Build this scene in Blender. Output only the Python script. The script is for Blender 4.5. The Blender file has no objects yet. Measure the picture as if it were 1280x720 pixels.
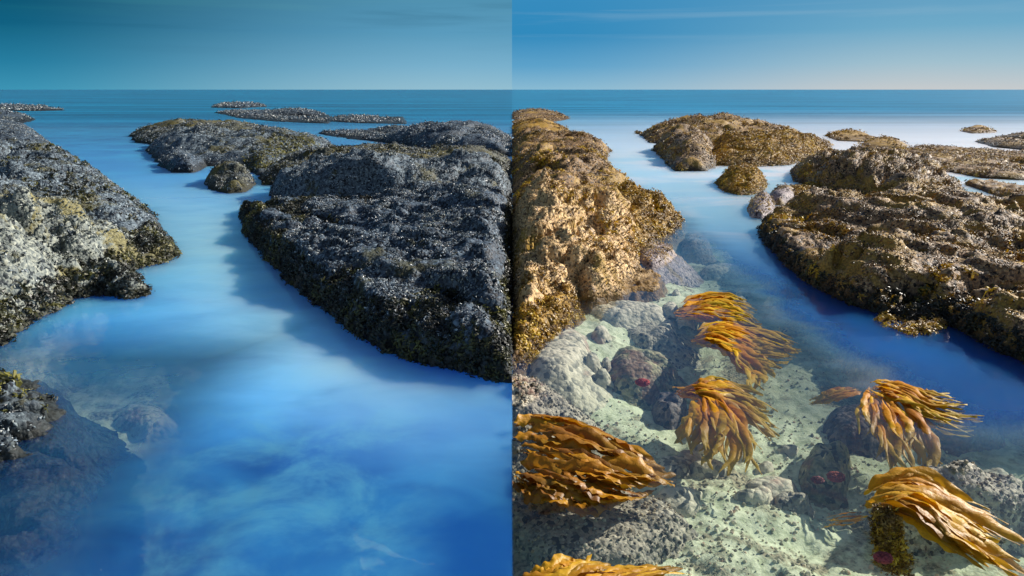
import bpy, math, random
import numpy as np
from math import radians as R
random.seed(7)
RNG = np.random.default_rng(11)

# ------------------------------------------------------------------ scene, camera
sc = bpy.context.scene
C = sc.collection
CAM_H = 1.6
F = 24.0 / 36.0 * 1280
PITCH = math.atan(248.0 / F)
SP, CP = math.sin(PITCH), math.cos(PITCH)
cam_d = bpy.data.cameras.new('camera')
cam_d.lens = 24.0
cam_d.sensor_width = 36.0
cam_d.clip_start = 0.05
cam_d.clip_end = 100000
cam_d.passepartout_alpha = 1
cam = bpy.data.objects.new('camera', cam_d)
C.objects.link(cam)
cam.location = (0, 0, CAM_H)
cam.rotation_euler = (math.pi / 2 - PITCH, 0, 0)
sc.camera = cam
sc.view_settings.view_transform = 'Standard'
sc.view_settings.look = 'None'
sc.view_settings.gamma = 1
sc.view_settings.exposure = 0.4
sc.view_settings.use_curve_mapping = False
sc.cycles.use_denoising = True
sc.cycles.max_bounces = 8
sc.cycles.transparent_max_bounces = 16
sc.cycles.volume_bounces = 1
sc.cycles.sample_clamp_indirect = 6
sc.cycles.sample_clamp_direct = 5


def tof(py):
    return (SP * F - (360 - py) * CP) / (CP * F + (360 - py) * SP)


def XY(px, py, Y=None, z=0.0):
    """a point of the photo at distance Y, or where its ray meets height z"""
    if Y is None:
        Y = (CAM_H - z) / tof(py)
    return (px - 640) / (CP * F + (360 - py) * SP) * Y, Y, CAM_H - Y * tof(py)


# ------------------------------------------------------------------ noise (numpy)
PERM = RNG.permutation(4096).astype(np.int64)
GR = RNG.normal(size=(4096, 3))
GR /= np.linalg.norm(GR, axis=1)[:, None]


def hsh(i, j, k):
    return PERM[(PERM[(PERM[i & 4095] + j) & 4095] + k) & 4095]


def perlin(p):
    i = np.floor(p).astype(np.int64)
    f = p - i
    u = f * f * f * (f * (f * 6 - 15) + 10)
    out = 0
    for a in (0, 1):
        wa = u[:, 0] if a else 1 - u[:, 0]
        for b in (0, 1):
            wb = u[:, 1] if b else 1 - u[:, 1]
            for c in (0, 1):
                wc = u[:, 2] if c else 1 - u[:, 2]
                g = GR[hsh(i[:, 0] + a, i[:, 1] + b, i[:, 2] + c)]
                d = g[:, 0] * (f[:, 0] - a) + g[:, 1] * (f[:, 1] - b) + g[:, 2] * (f[:, 2] - c)
                out = out + wa * wb * wc * d
    return out * 1.6


def fbm(p, oct=4, gain=0.5, ridged=False):
    s, a, n = 0, 1.0, 0
    q = p.copy()
    for _ in range(oct):
        v = perlin(q)
        if ridged:
            v = 1 - 2 * np.abs(v)
        s = s + a * v
        n += a
        a *= gain
        q = q * 2.03 + 17.3
    return s / n


def sst(a, b, x):
    t = np.clip((x - a) / (b - a), 0, 1)
    return t * t * (3 - 2 * t)


# ------------------------------------------------------------------ mesh helpers
def link(name, verts, faces, mat, parent=None, smooth=True, attr=None):
    me = bpy.data.meshes.new(name)
    verts = np.asarray(verts, dtype=np.float32)
    faces = np.asarray(faces, dtype=np.int32)
    me.vertices.add(len(verts))
    me.vertices.foreach_set('co', verts.ravel())
    k = faces.shape[1]
    me.loops.add(faces.size)
    me.loops.foreach_set('vertex_index', faces.ravel())
    me.polygons.add(len(faces))
    me.polygons.foreach_set('loop_start', np.arange(0, faces.size, k, dtype=np.int32))
    me.polygons.foreach_set('loop_total', np.full(len(faces), k, dtype=np.int32))
    me.update(calc_edges=True)
    me.polygons.foreach_set('use_smooth', np.full(len(faces), smooth))
    if attr:
        for an, av in attr.items():
            at = me.attributes.new(an, 'FLOAT', 'POINT')
            at.data.foreach_set('value', np.asarray(av, dtype=np.float32))
    me.materials.append(mat)
    o = bpy.data.objects.new(name, me)
    C.objects.link(o)
    if parent is not None:
        o.parent = parent
        o.matrix_parent_inverse = parent.matrix_world.inverted()
    return o


def root(name, loc, label, cat, group=None):
    o = bpy.data.objects.new(name, None)
    o.empty_display_size = 0.1
    C.objects.link(o)
    o.location = loc
    bpy.context.view_layer.update()
    o['label'] = label
    o['category'] = cat
    if group:
        o['group'] = group
    return o


def shift(o, loc):
    """mesh was made in world coordinates: keep it local to a root at loc"""
    pass


# ------------------------------------------------------------------ materials
def newmat(name):
    m = bpy.data.materials.new(name)
    m.use_nodes = True
    nt = m.node_tree
    nt.nodes.clear()
    return m, nt


class N:
    def __init__(self, nt):
        self.nt = nt

    def __call__(self, typ, **kw):
        n = self.nt.nodes.new(typ)
        ins = kw.pop('ins', {})
        for k, v in kw.items():
            setattr(n, k, v)
        for k, v in ins.items():
            s = n.inputs[k]
            if isinstance(v, bpy.types.NodeSocket):
                self.nt.links.new(v, s)
            else:
                s.default_value = v
        return n

    def math(self, op, a, b=None, c=None, clamp=False):
        n = self.nt.nodes.new('ShaderNodeMath')
        n.operation = op
        n.use_clamp = clamp
        for i, v in enumerate((a, b, c)):
            if v is None:
                continue
            if isinstance(v, bpy.types.NodeSocket):
                self.nt.links.new(v, n.inputs[i])
            else:
                n.inputs[i].default_value = v
        return n.outputs[0]

    def mr(self, v, a, b, c=0.0, d=1.0, smooth=True):
        n = self.nt.nodes.new('ShaderNodeMapRange')
        n.interpolation_type = 'SMOOTHSTEP' if smooth else 'LINEAR'
        self.nt.links.new(v, n.inputs[0])
        for i, x in enumerate((a, b, c, d)):
            n.inputs[1 + i].default_value = x
        return n.outputs[0]

    def mix(self, f, a, b, blend='MIX'):
        n = self.nt.nodes.new('ShaderNodeMix')
        n.data_type = 'RGBA'
        n.blend_type = blend
        n.clamp_result = False
        for s, v in ((n.inputs[0], f), (n.inputs[6], a), (n.inputs[7], b)):
            if isinstance(v, bpy.types.NodeSocket):
                self.nt.links.new(v, s)
            else:
                s.default_value = v if not isinstance(v, tuple) else (*v[:3], 1)
        return n.outputs[2]

    def ramp(self, f, stops, interp='LINEAR'):
        n = self.nt.nodes.new('ShaderNodeValToRGB')
        n.color_ramp.interpolation = interp
        e = n.color_ramp.elements
        while len(e) < len(stops):
            e.new(0.5)
        for x, (p, c) in zip(e, stops):
            x.position = p
            x.color = (*c, 1)
        self.nt.links.new(f, n.inputs[0])
        return n.outputs[0]

    def noise(self, vec, scale, detail=4, rough=0.55, dist=0.0):
        n = self.nt.nodes.new('ShaderNodeTexNoise')
        self.nt.links.new(vec, n.inputs['Vector'])
        n.inputs['Scale'].default_value = scale
        n.inputs['Detail'].default_value = detail
        n.inputs['Roughness'].default_value = rough
        n.inputs['Distortion'].default_value = dist
        return n.outputs['Fac']

    def vor(self, vec, scale, feature='F1'):
        n = self.nt.nodes.new('ShaderNodeTexVoronoi')
        n.feature = feature
        self.nt.links.new(vec, n.inputs['Vector'])
        n.inputs['Scale'].default_value = scale
        return n


def S(r, g, b):
    """sRGB 0-255 to linear"""
    f = lambda c: (c / 255 / 12.92) if c <= 10 else ((c / 255 + 0.055) / 1.055) ** 2.4
    return (f(r), f(g), f(b))


def rock_mat(name, dark, mid, light, patch, patch_amt=0.35, fine=55.0, bump=0.5, rough=0.75, patch_scale=1.3, band=None, coat=0.0, under=None):
    m, nt = newmat(name)
    n = N(nt)
    geo = n('ShaderNodeNewGeometry')
    pos = geo.outputs['Position']
    a = n.noise(pos, 2.2, 5, 0.6)
    b = n.noise(pos, fine * 0.35, 4, 0.65)
    c = n.noise(pos, fine, 3, 0.6)
    v = n.vor(pos, fine * 0.8)
    mixv = n.math('ADD', n.math('MULTIPLY', b, 0.6), n.math('MULTIPLY', c, 0.4))
    col = n.ramp(mixv, [(0.36, dark), (0.47, mid), (0.62, light)])
    big = n.mr(a, 0.35, 0.65)
    col = n.mix(n.math('MULTIPLY', big, 0.45), col, tuple(mid))
    # crust cells of slightly different tint
    cell = n('ShaderNodeSeparateColor', ins={0: v.outputs['Color']})
    col = n.mix(n.math('MULTIPLY', n.mr(cell.outputs[0], 0.78, 0.95), 0.7), col, tuple(min(1, x * 1.02) for x in light))
    col = n.mix(n.mr(cell.outputs[1], 0.7, 0.9), col, tuple(dark))
    # weed / lichen patches
    p = n.noise(pos, patch_scale, 6, 0.68, 0.6)
    pf = n.mr(p, 0.62 - patch_amt * 0.3, 0.70 - patch_amt * 0.3)
    pc = n.mix(n.mr(c, 0.35, 0.65), tuple(x * 0.45 for x in patch), tuple(patch))
    col = n.mix(n.math('MULTIPLY', pf, 0.85), col, pc)
    if band:
        sep = n('ShaderNodeSeparateXYZ', ins={0: pos})
        h = n.math('ADD', sep.outputs[2], n.math('MULTIPLY', n.math('SUBTRACT', n.noise(pos, 5, 4), 0.5), 0.14))
        bf = n.mr(h, band[1], band[2], 1.0, 0.0)
        col = n.mix(n.math('MULTIPLY', bf, 0.9), col, n.mix(n.mr(b, 0.4, 0.6), tuple(x * 0.5 for x in band[0]), tuple(band[0])))
    if band:
        uf = n.mr(h, -0.22, -0.06, 1.0, 0.0)
        col = n.mix(n.math('MULTIPLY', uf, 0.85), col, n.mix(n.mr(b, 0.4, 0.6), tuple(under[0] if under else mid), tuple(under[1] if under else light)))
    bs = n('ShaderNodeBsdfPrincipled')
    nt.links.new(col, bs.inputs['Base Color'])
    rr = n.mr(b, 0.3, 0.7, rough - 0.2, rough + 0.1)
    nt.links.new(rr, bs.inputs['Roughness'])
    bs.inputs['Specular IOR Level'].default_value = 0.4
    bs.inputs['Coat Weight'].default_value = coat
    hgt = n.math('ADD', n.math('MULTIPLY', n.math('SUBTRACT', 1.0, v.outputs['Distance']), 0.5), mixv)
    bp = n('ShaderNodeBump', ins={'Strength': bump, 'Distance': 0.03, 'Height': hgt})
    nt.links.new(bp.outputs[0], bs.inputs['Normal'])
    o = n('ShaderNodeOutputMaterial')
    nt.links.new(bs.outputs[0], o.inputs['Surface'])
    return m


def tint_mat(name, stops, stops2=None, rough=0.4, spec=0.5, transl=0.0, bump=0.0):
    """material of a scattered cover: colour by the attributes rnd (each piece) and clump (its patch)"""
    m, nt = newmat(name)
    n = N(nt)
    r = n('ShaderNodeAttribute', attribute_name='rnd').outputs['Fac']
    col = n.ramp(r, stops)
    if stops2:
        k = n('ShaderNodeAttribute', attribute_name='clump').outputs['Fac']
        col = n.mix(k, col, n.ramp(r, stops2))
    bs = n('ShaderNodeBsdfPrincipled')
    nt.links.new(col, bs.inputs['Base Color'])
    bs.inputs['Roughness'].default_value = rough
    bs.inputs['Specular IOR Level'].default_value = spec
    out = n('ShaderNodeOutputMaterial')
    if transl > 0:
        t = n('ShaderNodeBsdfTranslucent')
        nt.links.new(col, t.inputs[0])
        mx = n('ShaderNodeMixShader', ins={0: transl})
        nt.links.new(bs.outputs[0], mx.inputs[1])
        nt.links.new(t.outputs[0], mx.inputs[2])
        nt.links.new(mx.outputs[0], out.inputs['Surface'])
    else:
        nt.links.new(bs.outputs[0], out.inputs['Surface'])
    return m


M = {}
# cool grey rocks of the left view
M['slate'] = rock_mat('slate_rock', S(22, 30, 40), S(70, 84, 96), S(150, 165, 172), S(96, 92, 52), 0.25, band=(S(26, 30, 24), 0.02, 0.16), coat=0.2, under=(S(12, 18, 24), S(56, 72, 78)))
M['slate_dark'] = rock_mat('dark_slate_rock', S(14, 20, 28), S(44, 56, 70), S(122, 140, 154), S(78, 78, 48), 0.15, band=(S(22, 26, 22), 0.05, 0.22), coat=0.2)
M['slate_pale'] = rock_mat('pale_grey_rock', S(44, 52, 56), S(116, 124, 120), S(186, 188, 170), S(150, 140, 84), 0.3, band=(S(58, 58, 40), 0.0, 0.13))
M['slate_olive'] = rock_mat('olive_slate_rock', S(22, 26, 28), S(68, 72, 66), S(140, 140, 120), S(112, 104, 52), 0.45, band=(S(40, 40, 24), 0.02, 0.12))
# warm rocks of the right view
M['tan'] = rock_mat('tan_rock', S(104, 80, 56), S(206, 168, 114), S(246, 214, 158), S(190, 150, 40), 0.28, band=(S(120, 88, 30), 0.0, 0.10), under=(S(150, 140, 110), S(230, 216, 180)))
M['brown'] = rock_mat('brown_rock', S(44, 32, 22), S(126, 94, 58), S(196, 158, 104), S(186, 146, 50), 0.45, band=(S(70, 48, 22), 0.0, 0.10))
M['gold'] = rock_mat('golden_weed_rock', S(60, 42, 22), S(146, 110, 56), S(206, 170, 100), S(196, 152, 48), 0.7, band=(S(84, 56, 22), 0.0, 0.10), under=(S(150, 140, 110), S(230, 216, 180)))
M['umber'] = rock_mat('umber_rock', S(36, 28, 22), S(124, 98, 72), S(200, 168, 124), S(190, 150, 60), 0.5, band=(S(40, 30, 18), 0.02, 0.16), coat=0.15)
M['mauve'] = rock_mat('mauve_rock', S(60, 52, 60), S(140, 126, 130), S(206, 192, 186), S(160, 130, 60), 0.3)
# rocks under water
M['bed_pale'] = rock_mat('submerged_pale_rock', S(140, 140, 124), S(206, 200, 174), S(244, 236, 210), S(196, 160, 140), 0.2, fine=40, band=None)
M['bed_grey'] = rock_mat('submerged_grey_rock', S(78, 78, 70), S(156, 150, 132), S(222, 212, 188), S(170, 120, 100), 0.2, fine=60)
M['bed_green'] = rock_mat('submerged_green_rock', S(70, 78, 56), S(138, 140, 104), S(206, 194, 154), S(150, 112, 90), 0.3, fine=45)
M['bed_dark'] = rock_mat('submerged_dark_rock', S(30, 30, 34), S(76, 70, 72), S(150, 136, 130), S(110, 70, 70), 0.3, fine=45)

M['mussel'] = tint_mat('mussel_shell', [(0.0, S(12, 16, 24)), (0.4, S(42, 54, 68)), (0.7, S(110, 128, 144)), (1.0, S(212, 222, 228))],
                       [(0.0, S(20, 26, 28)), (0.5, S(84, 92, 94)), (0.8, S(140, 148, 142)), (1.0, S(190, 190, 172))], rough=0.38, spec=0.6)
M['barnacle'] = tint_mat('barnacle_shell', [(0.0, S(60, 58, 54)), (0.5, S(140, 136, 122)), (1.0, S(220, 214, 190))],
                         [(0.0, S(104, 84, 56)), (0.5, S(204, 168, 112)), (1.0, S(240, 212, 158))], rough=0.7, spec=0.3)
M['barnacle_grey'] = tint_mat('grey_barnacle_shell', [(0.0, S(58, 64, 66)), (0.5, S(112, 120, 116)), (1.0, S(170, 172, 156))], rough=0.7, spec=0.3)
M['mussel_warm'] = tint_mat('brown_mussel_shell', [(0.0, S(34, 25, 20)), (0.45, S(108, 84, 60)), (0.75, S(160, 132, 98)), (1.0, S(218, 190, 142))],
                            [(0.0, S(50, 34, 18)), (0.5, S(140, 100, 44)), (1.0, S(214, 168, 70))], rough=0.45, spec=0.5)
M['wrack'] = tint_mat('golden_wrack', [(0.0, S(62, 42, 22)), (0.5, S(132, 98, 48)), (1.0, S(196, 158, 84))],
                      [(0.0, S(96, 70, 10)), (0.5, S(190, 146, 22)), (1.0, S(232, 200, 50))], rough=0.45, transl=0.2)
M['wrack_dark'] = tint_mat('dark_wrack', [(0.0, S(10, 12, 10)), (0.6, S(30, 33, 22)), (1.0, S(50, 52, 32))],
                           [(0.0, S(30, 32, 14)), (0.5, S(84, 84, 36)), (1.0, S(150, 144, 62))], rough=0.45, transl=0.1)

# ------------------------------------------------------------------ rock builder
SHELL = None


def shell_template():
    """elongated shell, 6 sides"""
    v = [(-0.5, 0, 0.02)]
    for k in range(5):
        a = math.pi * k / 4
        v.append((0.05, -0.24 * math.cos(a), 0.26 * math.sin(a)))
    v.append((0.5, 0, 0.06))
    f = []
    for k in range(4):
        f.append((0, 2 + k, 1 + k))
        f.append((6, 1 + k, 2 + k))
    return np.array(v), np.array(f)


def barn_template():
    v = []
    for k in range(5):
        a = 2 * math.pi * k / 5
        v.append((0.5 * math.cos(a), 0.5 * math.sin(a), -0.1))
    for k in range(5):
        a = 2 * math.pi * (k + .5) / 5
        v.append((0.24 * math.cos(a), 0.24 * math.sin(a), 0.38))
    f = []
    for k in range(5):
        j = (k + 1) % 5
        f += [(k, j, 5 + k), (j, 5 + j, 5 + k)]
    f += [(5, 6, 7), (5, 7, 8), (5, 8, 9)]
    return np.array(v), np.array(f)


def tuft_template(seed):
    r = random.Random(seed)
    v, f = [], []
    for b in range(5):
        a = r.uniform(0, 6.28)
        L = r.uniform(0.6, 1.1)
        w = r.uniform(0.08, 0.16)
        dx, dy = math.cos(a), math.sin(a)
        o = len(v)
        for i, (s, h) in enumerate(((0, 0), (0.4, r.uniform(.25, .55)), (0.8, r.uniform(.1, .5)), (1.05, r.uniform(-.15, .3)))):
            ww = w * (1.0 if i < 2 else 0.9 if i == 2 else 0.25)
            tw = r.uniform(-.5, .5) * ww
            v.append((dx * s * L - dy * ww, dy * s * L + dx * ww, h + tw))
            v.append((dx * s * L + dy * ww, dy * s * L - dx * ww, h - tw))
        for i in range(3):
            q = o + 2 * i
            f += [(q, q + 1, q + 3), (q, q + 3, q + 2)]
    return np.array(v), np.array(f)


TPL = {'shell': [shell_template()], 'barn': [barn_template()], 'tuft': [tuft_template(s) for s in range(6)]}


def scatter(name, P, Nn, kind, size, mat, parent, clumpscale=2.0, clumpbias=0.0, lift=0.0):
    n = len(P)
    if n == 0:
        return None
    size = np.broadcast_to(size, (n,)) * (0.55 + 1.1 * RNG.random(n) ** 2)
    # frame about each normal
    ax = RNG.normal(size=(n, 3))
    T = ax - (ax * Nn).sum(1)[:, None] * Nn
    T /= np.linalg.norm(T, axis=1)[:, None]
    B = np.cross(Nn, T)
    if kind == 'shell':   # shells stand on edge at all tilts
        k = RNG.uniform(-0.2, 0.9, n)[:, None]
        T2 = T + Nn * k
        T2 /= np.linalg.norm(T2, axis=1)[:, None]
        Nn = np.cross(T2, B)
        T = T2
    rnd = RNG.random(n)
    cl = np.clip(0.5 + 1.6 * fbm(P * clumpscale + 31, 4, 0.6) + clumpbias, 0, 1)
    allv, allf, ar, ac = [], [], [], []
    off = 0
    tp = TPL[kind]
    which = RNG.integers(0, len(tp), n)
    for t, (tv, tf) in enumerate(tp):
        s = which == t
        m = s.sum()
        if m == 0:
            continue
        V = (P[s] + Nn[s] * lift)[:, None, :] + size[s][:, None, None] * (
            tv[None, :, 0:1] * T[s][:, None, :] + tv[None, :, 1:2] * B[s][:, None, :] + tv[None, :, 2:3] * Nn[s][:, None, :])
        allv.append(V.reshape(-1, 3))
        allf.append((tf[None] + (np.arange(m) * len(tv))[:, None, None] + off).reshape(-1, 3))
        ar.append(np.repeat(rnd[s], len(tv)))
        ac.append(np.repeat(cl[s], len(tv)))
        off += m * len(tv)
    o = link(name, np.vstack(allv), np.vstack(allf), mat, parent, smooth=False, attr={'rnd': np.concatenate(ar), 'clump': np.concatenate(ac)})
    o['kind'] = 'stuff'
    return o


def poly_dist(X, Y, poly):
    """signed distance, positive inside"""
    d = np.full(X.shape, 1e9)
    ins = np.zeros(X.shape, bool)
    n = len(poly)
    for i in range(n):
        x0, y0 = poly[i]
        x1, y1 = poly[(i + 1) % n]
        ex, ey = x1 - x0, y1 - y0
        L = ex * ex + ey * ey + 1e-12
        t = np.clip(((X - x0) * ex + (Y - y0) * ey) / L, 0, 1)
        d = np.minimum(d, np.hypot(X - x0 - t * ex, Y - y0 - t * ey))
        c = ((y0 > Y) != (y1 > Y)) & (X < (x1 - x0) * (Y - y0) / ((y1 - y0) + 1e-12) + x0)
        ins ^= c
    return np.where(ins, d, -d)


BED = -1.6
ROCKS = []


def rock(name, label, cat, poly, ctrl, mat, zb=0.0, edge=0.22, slope=1.6, amp=1.0, side=0, k=0.0036, cover=(), group=None,
         strata=(0.5, 1.0, 3.0), foot=None, jag=1.0, margin=0.9, terr=0):
    """poly: photo points (px, py[, Y]) round the foot at height zb; ctrl: photo points (px, py, Y) on the surface.
    side -1 / +1 keeps the rock left / right of the plane x = 0"""
    pw = []
    for p in poly:
        x, y, _ = XY(p[0], p[1], p[2] if len(p) > 2 else None, zb)
        pw.append((x, y))
    cw = np.array([XY(c[0], c[1], c[2]) for c in ctrl])
    pw = np.array(pw)
    Ymin, Ymax = pw[:, 1].min(), pw[:, 1].max()
    scale = (Ymin + pw[:, 1].mean()) / 2
    mg = min(margin, 0.25 * scale / 2 + 0.1)
    x0, x1 = pw[:, 0].min() - mg, pw[:, 0].max() + mg
    y0, y1 = max(0.9, Ymin - mg), Ymax + mg
    if side < 0:
        x1 = min(x1, 0.0)
    if side > 0:
        x0 = max(x0, 0.0)
    dx = max(k * scale, 0.006)
    nx = max(12, int((x1 - x0) / dx))
    xs = np.linspace(x0, x1, nx + 1)
    ny = max(12, int(math.log(y1 / y0) * scale / dx * 0.75))
    ys = y0 * (y1 / y0) ** (np.arange(ny + 1) / ny)
    X, Y = np.meshgrid(xs, ys)
    P2 = np.stack([X.ravel(), Y.ravel(), np.zeros(X.size)], 1)
    sz = min(1.0, max(0.22, (cw[:, 2].max() - zb) / 0.5))       # smaller rocks carry smaller relief
    fs = max(1.0, scale / 7.0)                                  # far rocks carry broader relief
    d = poly_dist(P2[:, 0], P2[:, 1], pw)
    d = d + jag * sz * (0.09 * fs * fbm(P2 * (2.4 / fs) + 5, 4) + 0.035 * fbm(P2 * 11 / fs + 9, 3))
    # heights between the control points
    u = P2[:, 0] / P2[:, 1] * 2.2
    v = np.log(P2[:, 1]) * 2.2
    cu, cv = cw[:, 0] / cw[:, 1] * 2.2, np.log(cw[:, 1]) * 2.2
    w = 1.0 / (((u[:, None] - cu) ** 2 + (v[:, None] - cv) ** 2) ** 1.8 + 1e-5)
    H = (w * cw[:, 2]).sum(1) / w.sum(1) - zb
    e = min(edge * sz * max(1, fs * 0.8), 0.28 * max(d.max(), 0.05))
    f = np.where(d > 0, 1 - np.exp(-(np.maximum(d, 0) / e) ** 1.25), 0)
    # relief: folds, strata, lumps
    q = P2.copy()
    sa, st1, st2 = strata
    ca, sa_ = math.cos(sa), math.sin(sa)
    q2 = np.stack([(q[:, 0] * ca + q[:, 1] * sa_) * st1, (-q[:, 0] * sa_ + q[:, 1] * ca) * st2, q[:, 2] + H * 3], 1)
    rel = 0.26 * fbm(P2 * (1.5 / fs) + 3.7, 4) + 0.20 * (fbm(q2 * (0.9 / fs) + 11, 4, ridged=True) - 0.45) + 0.08 * fbm(P2 * (3.6 / fs) + 2, 4)
    rel = rel - 0.30 * np.exp(-(fbm(q2 * (0.6 / fs) + 51, 3) / 0.04) ** 2)
    Z = zb + H * f + amp * sz * rel * np.clip(d / (e * 2.6), 0, 1) + np.where(d < 0, d * slope, 0)
    if zb > -0.1 or terr > 0:
        tl = 0.16 * P2[:, 0] * ca + 0.10 * P2[:, 1] * sa_ + 0.10 * fbm(P2 * (0.8 / fs) + 91, 3)
        stp = 0.13 * max(0.6, sz)
        qq = (Z + tl) / stp
        fl = np.floor(qq)
        tz = (fl + sst(0.55, 0.95, qq - fl)) * stp - tl
        Z = Z + (tz - Z) * 0.55 * np.clip(d / (e * 1.5), 0, 1)
    Z = Z.reshape(X.shape)
    V = np.stack([X, Y, Z], 2)
    gx = np.gradient(V, axis=1)
    gy = np.gradient(V, axis=0)
    Nn = np.cross(gx, gy)
    Nn /= np.linalg.norm(Nn, axis=2)[:, :, None]
    Vf = V.reshape(-1, 3)
    Nf = Nn.reshape(-1, 3).copy()
    px = max(1.0, fs) ** 0.5
    disp = 0.045 * (fbm(Vf * (6 / px) + 40, 4, 0.6, ridged=True) - 0.4) + 0.030 * px * fbm(Vf * (17 / px) + 60, 4, 0.65) + 0.014 * px * fbm(Vf * (60 / px), 2)
    if side:
        Nf[:, 0] *= np.clip(np.abs(Vf[:, 0]) / (0.12 * px), 0, 1)
    Vf = Vf + Nf * (disp * amp * max(0.5, sz))[:, None]
    if side < 0:
        Vf[:, 0] = np.minimum(Vf[:, 0], -0.0005)
    if side > 0:
        Vf[:, 0] = np.maximum(Vf[:, 0], 0.0005)
    V = Vf.reshape(V.shape)
    # faces: only where the rock stands out of the bed
    keepv = (V[:, :, 2] > (foot if foot is not None else zb - 1.0))
    idx = np.arange(X.size).reshape(X.shape)
    kq = keepv[:-1, :-1] & keepv[1:, :-1] & keepv[:-1, 1:] & keepv[1:, 1:]
    fc = np.stack([idx[:-1, :-1][kq], idx[:-1, 1:][kq], idx[1:, 1:][kq], idx[1:, :-1][kq]], 1)
    verts = V.reshape(-1, 3)
    # close the side at x = 0 down to the bed
    if side:
        col = -1 if side < 0 else 0
        if (side < 0 and x1 == 0.0) or (side > 0 and x0 == 0.0):
            top0 = idx[:, col]
            low = verts[top0].copy()
            low[:, 2] = BED
            base = len(verts)
            verts = np.vstack([verts, verts[top0], low])
            top = base + np.arange(len(top0))
            li = base + len(top0) + np.arange(len(top0))
            kk = keepv[:, col]
            kk2 = kk[:-1] & kk[1:]
            a, b, c2, d2 = top[:-1][kk2], top[1:][kk2], li[1:][kk2], li[:-1][kk2]
            fc = np.vstack([fc, np.stack([a, b, c2, d2], 1) if side > 0 else np.stack([a, d2, c2, b], 1)])
    used = np.unique(fc)
    remap = np.full(len(verts), -1)
    remap[used] = np.arange(len(used))
    verts = verts[used]
    fc = remap[fc]
    loc = (float(pw[:, 0].mean()), float(pw[:, 1].mean()), zb)
    rt = root(name, loc, label, cat, group)
    link('rock_body', verts, fc, mat, rt)
    # covers
    Vg = V
    Ng = np.cross(np.gradient(Vg, axis=1), np.gradient(Vg, axis=0))
    Ng /= (np.linalg.norm(Ng, axis=2)[:, :, None] + 1e-9)
    area = np.linalg.norm(np.cross(np.gradient(Vg, axis=1), np.gradient(Vg, axis=0)), axis=2)
    for cv_ in cover:
        cname, kind, cm, size, dens, zlo, zhi, cb = cv_[:8]
        fn = cv_[8] if len(cv_) > 8 else None
        s = max(size, scale * (0.0022 if kind == 'barn' else 0.0027))
        dens_eff = dens * (size / s) ** 2
        prob = area * dens_eff * ((V[:, :, 2] > zlo) & (V[:, :, 2] < zhi))
        pt = V.reshape(-1, 3)
        prob = prob.ravel()
        if fn is not None:
            prob = prob * fn(pt)
        elif kind == 'shell':
            prob = prob * (0.06 + 0.94 * sst(-0.10, 0.10, fbm(pt * (2.2 / fs) + 77, 5, 0.65)))
        tot = prob.sum()
        n = int(min(tot, 80000))
        if n < 5:
            continue
        ch = RNG.choice(len(prob), n, p=prob / tot)
        Pp = pt[ch] + RNG.normal(size=(n, 3)) * dx * 0.3
        if side < 0:
            kx = Pp[:, 0] < -0.5 * s
        elif side > 0:
            kx = Pp[:, 0] > 0.5 * s
        else:
            kx = np.ones(n, bool)
        Nq = Ng.reshape(-1, 3)[ch]
        scatter(cname, Pp[kx], Nq[kx], kind, s, cm, rt, 2.0 / fs, cb)
    return rt


def patchy(sc_, lo, hi, seed=0):
    return lambda P: sst(lo, hi, fbm(P * sc_ + seed * 13.1, 4, 0.6))


MUSS = ('mussel_crust', 'shell', M['mussel'], 0.022, 3400, 0.04, 9, 0.0)
MUSS_PALE = ('mussel_crust', 'shell', M['mussel'], 0.024, 1600, 0.02, 9, 0.5)
WDARK = ('dark_weed', 'tuft', M['wrack_dark'], 0.04, 900, -0.05, 0.22, -0.3)
WDARK_S = ('dark_weed', 'tuft', M['wrack_dark'], 0.04, 500, -0.05, 0.6, -0.1, patchy(1.6, 0.0, 0.2, 1))
WYEL_L = ('yellow_weed', 'tuft', M['wrack_dark'], 0.04, 700, 0.0, 0.6, 0.6, patchy(1.2, 0.0, 0.2, 2))
MUSW = ('mussel_crust', 'shell', M['mussel_warm'], 0.022, 3000, 0.03, 9, -0.1)
BARN = ('barnacle_crust', 'barn', M['barnacle'], 0.011, 3600, 0.03, 9, 0.5)
WGOLD = ('golden_weed', 'tuft', M['wrack'], 0.032, 750, -0.03, 0.7, -0.1, patchy(1.3, 0.0, 0.2, 3))
WGOLD_T = ('golden_weed', 'tuft', M['wrack'], 0.032, 1300, -0.08, 0.7, 0.1)
WYEL = ('yellow_weed', 'tuft', M['wrack'], 0.038, 1200, 0.0, 0.7, 0.8, patchy(1.7, 0.12, 0.25, 5))
WEDGE = ('weed_fringe', 'tuft', M['wrack'], 0.042, 700, -0.08, 0.10, -0.5)

# ---- left view
Lr = dict(side=-1)
rock('rock_bank', 'big pale grey barnacled rock bank filling the left edge of the dark blue view', 'rock',
     [(-60, 452), (0, 430), (35, 403), (75, 386), (90, 372), (125, 368), (160, 373), (192, 366), (172, 350), (168, 336), (200, 330), (226, 318), (205, 298), (190, 285), (150, 268, 7.0), (80, 255, 7.2), (0, 248, 7.0), (-100, 245, 7.0)],
     [(0, 255, 5.8), (80, 265, 6.0), (140, 280, 6.2), (0, 290, 5.0), (0, 330, 4.5), (0, 380, 4.3), (60, 320, 5.0), (100, 330, 5.25), (150, 320, 5.8), (190, 305, 6.4), (-100, 300, 4.6)],
     M['slate_pale'], cover=(MUSS_PALE, ('barnacle_crust', 'barn', M['barnacle_grey'], 0.011, 2800, 0.02, 9, 0.0, patchy(1.2, -0.1, 0.15, 8)), WDARK), strata=(0.8, 1.0, 3.0), edge=0.15, slope=1.1, **Lr)
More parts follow.
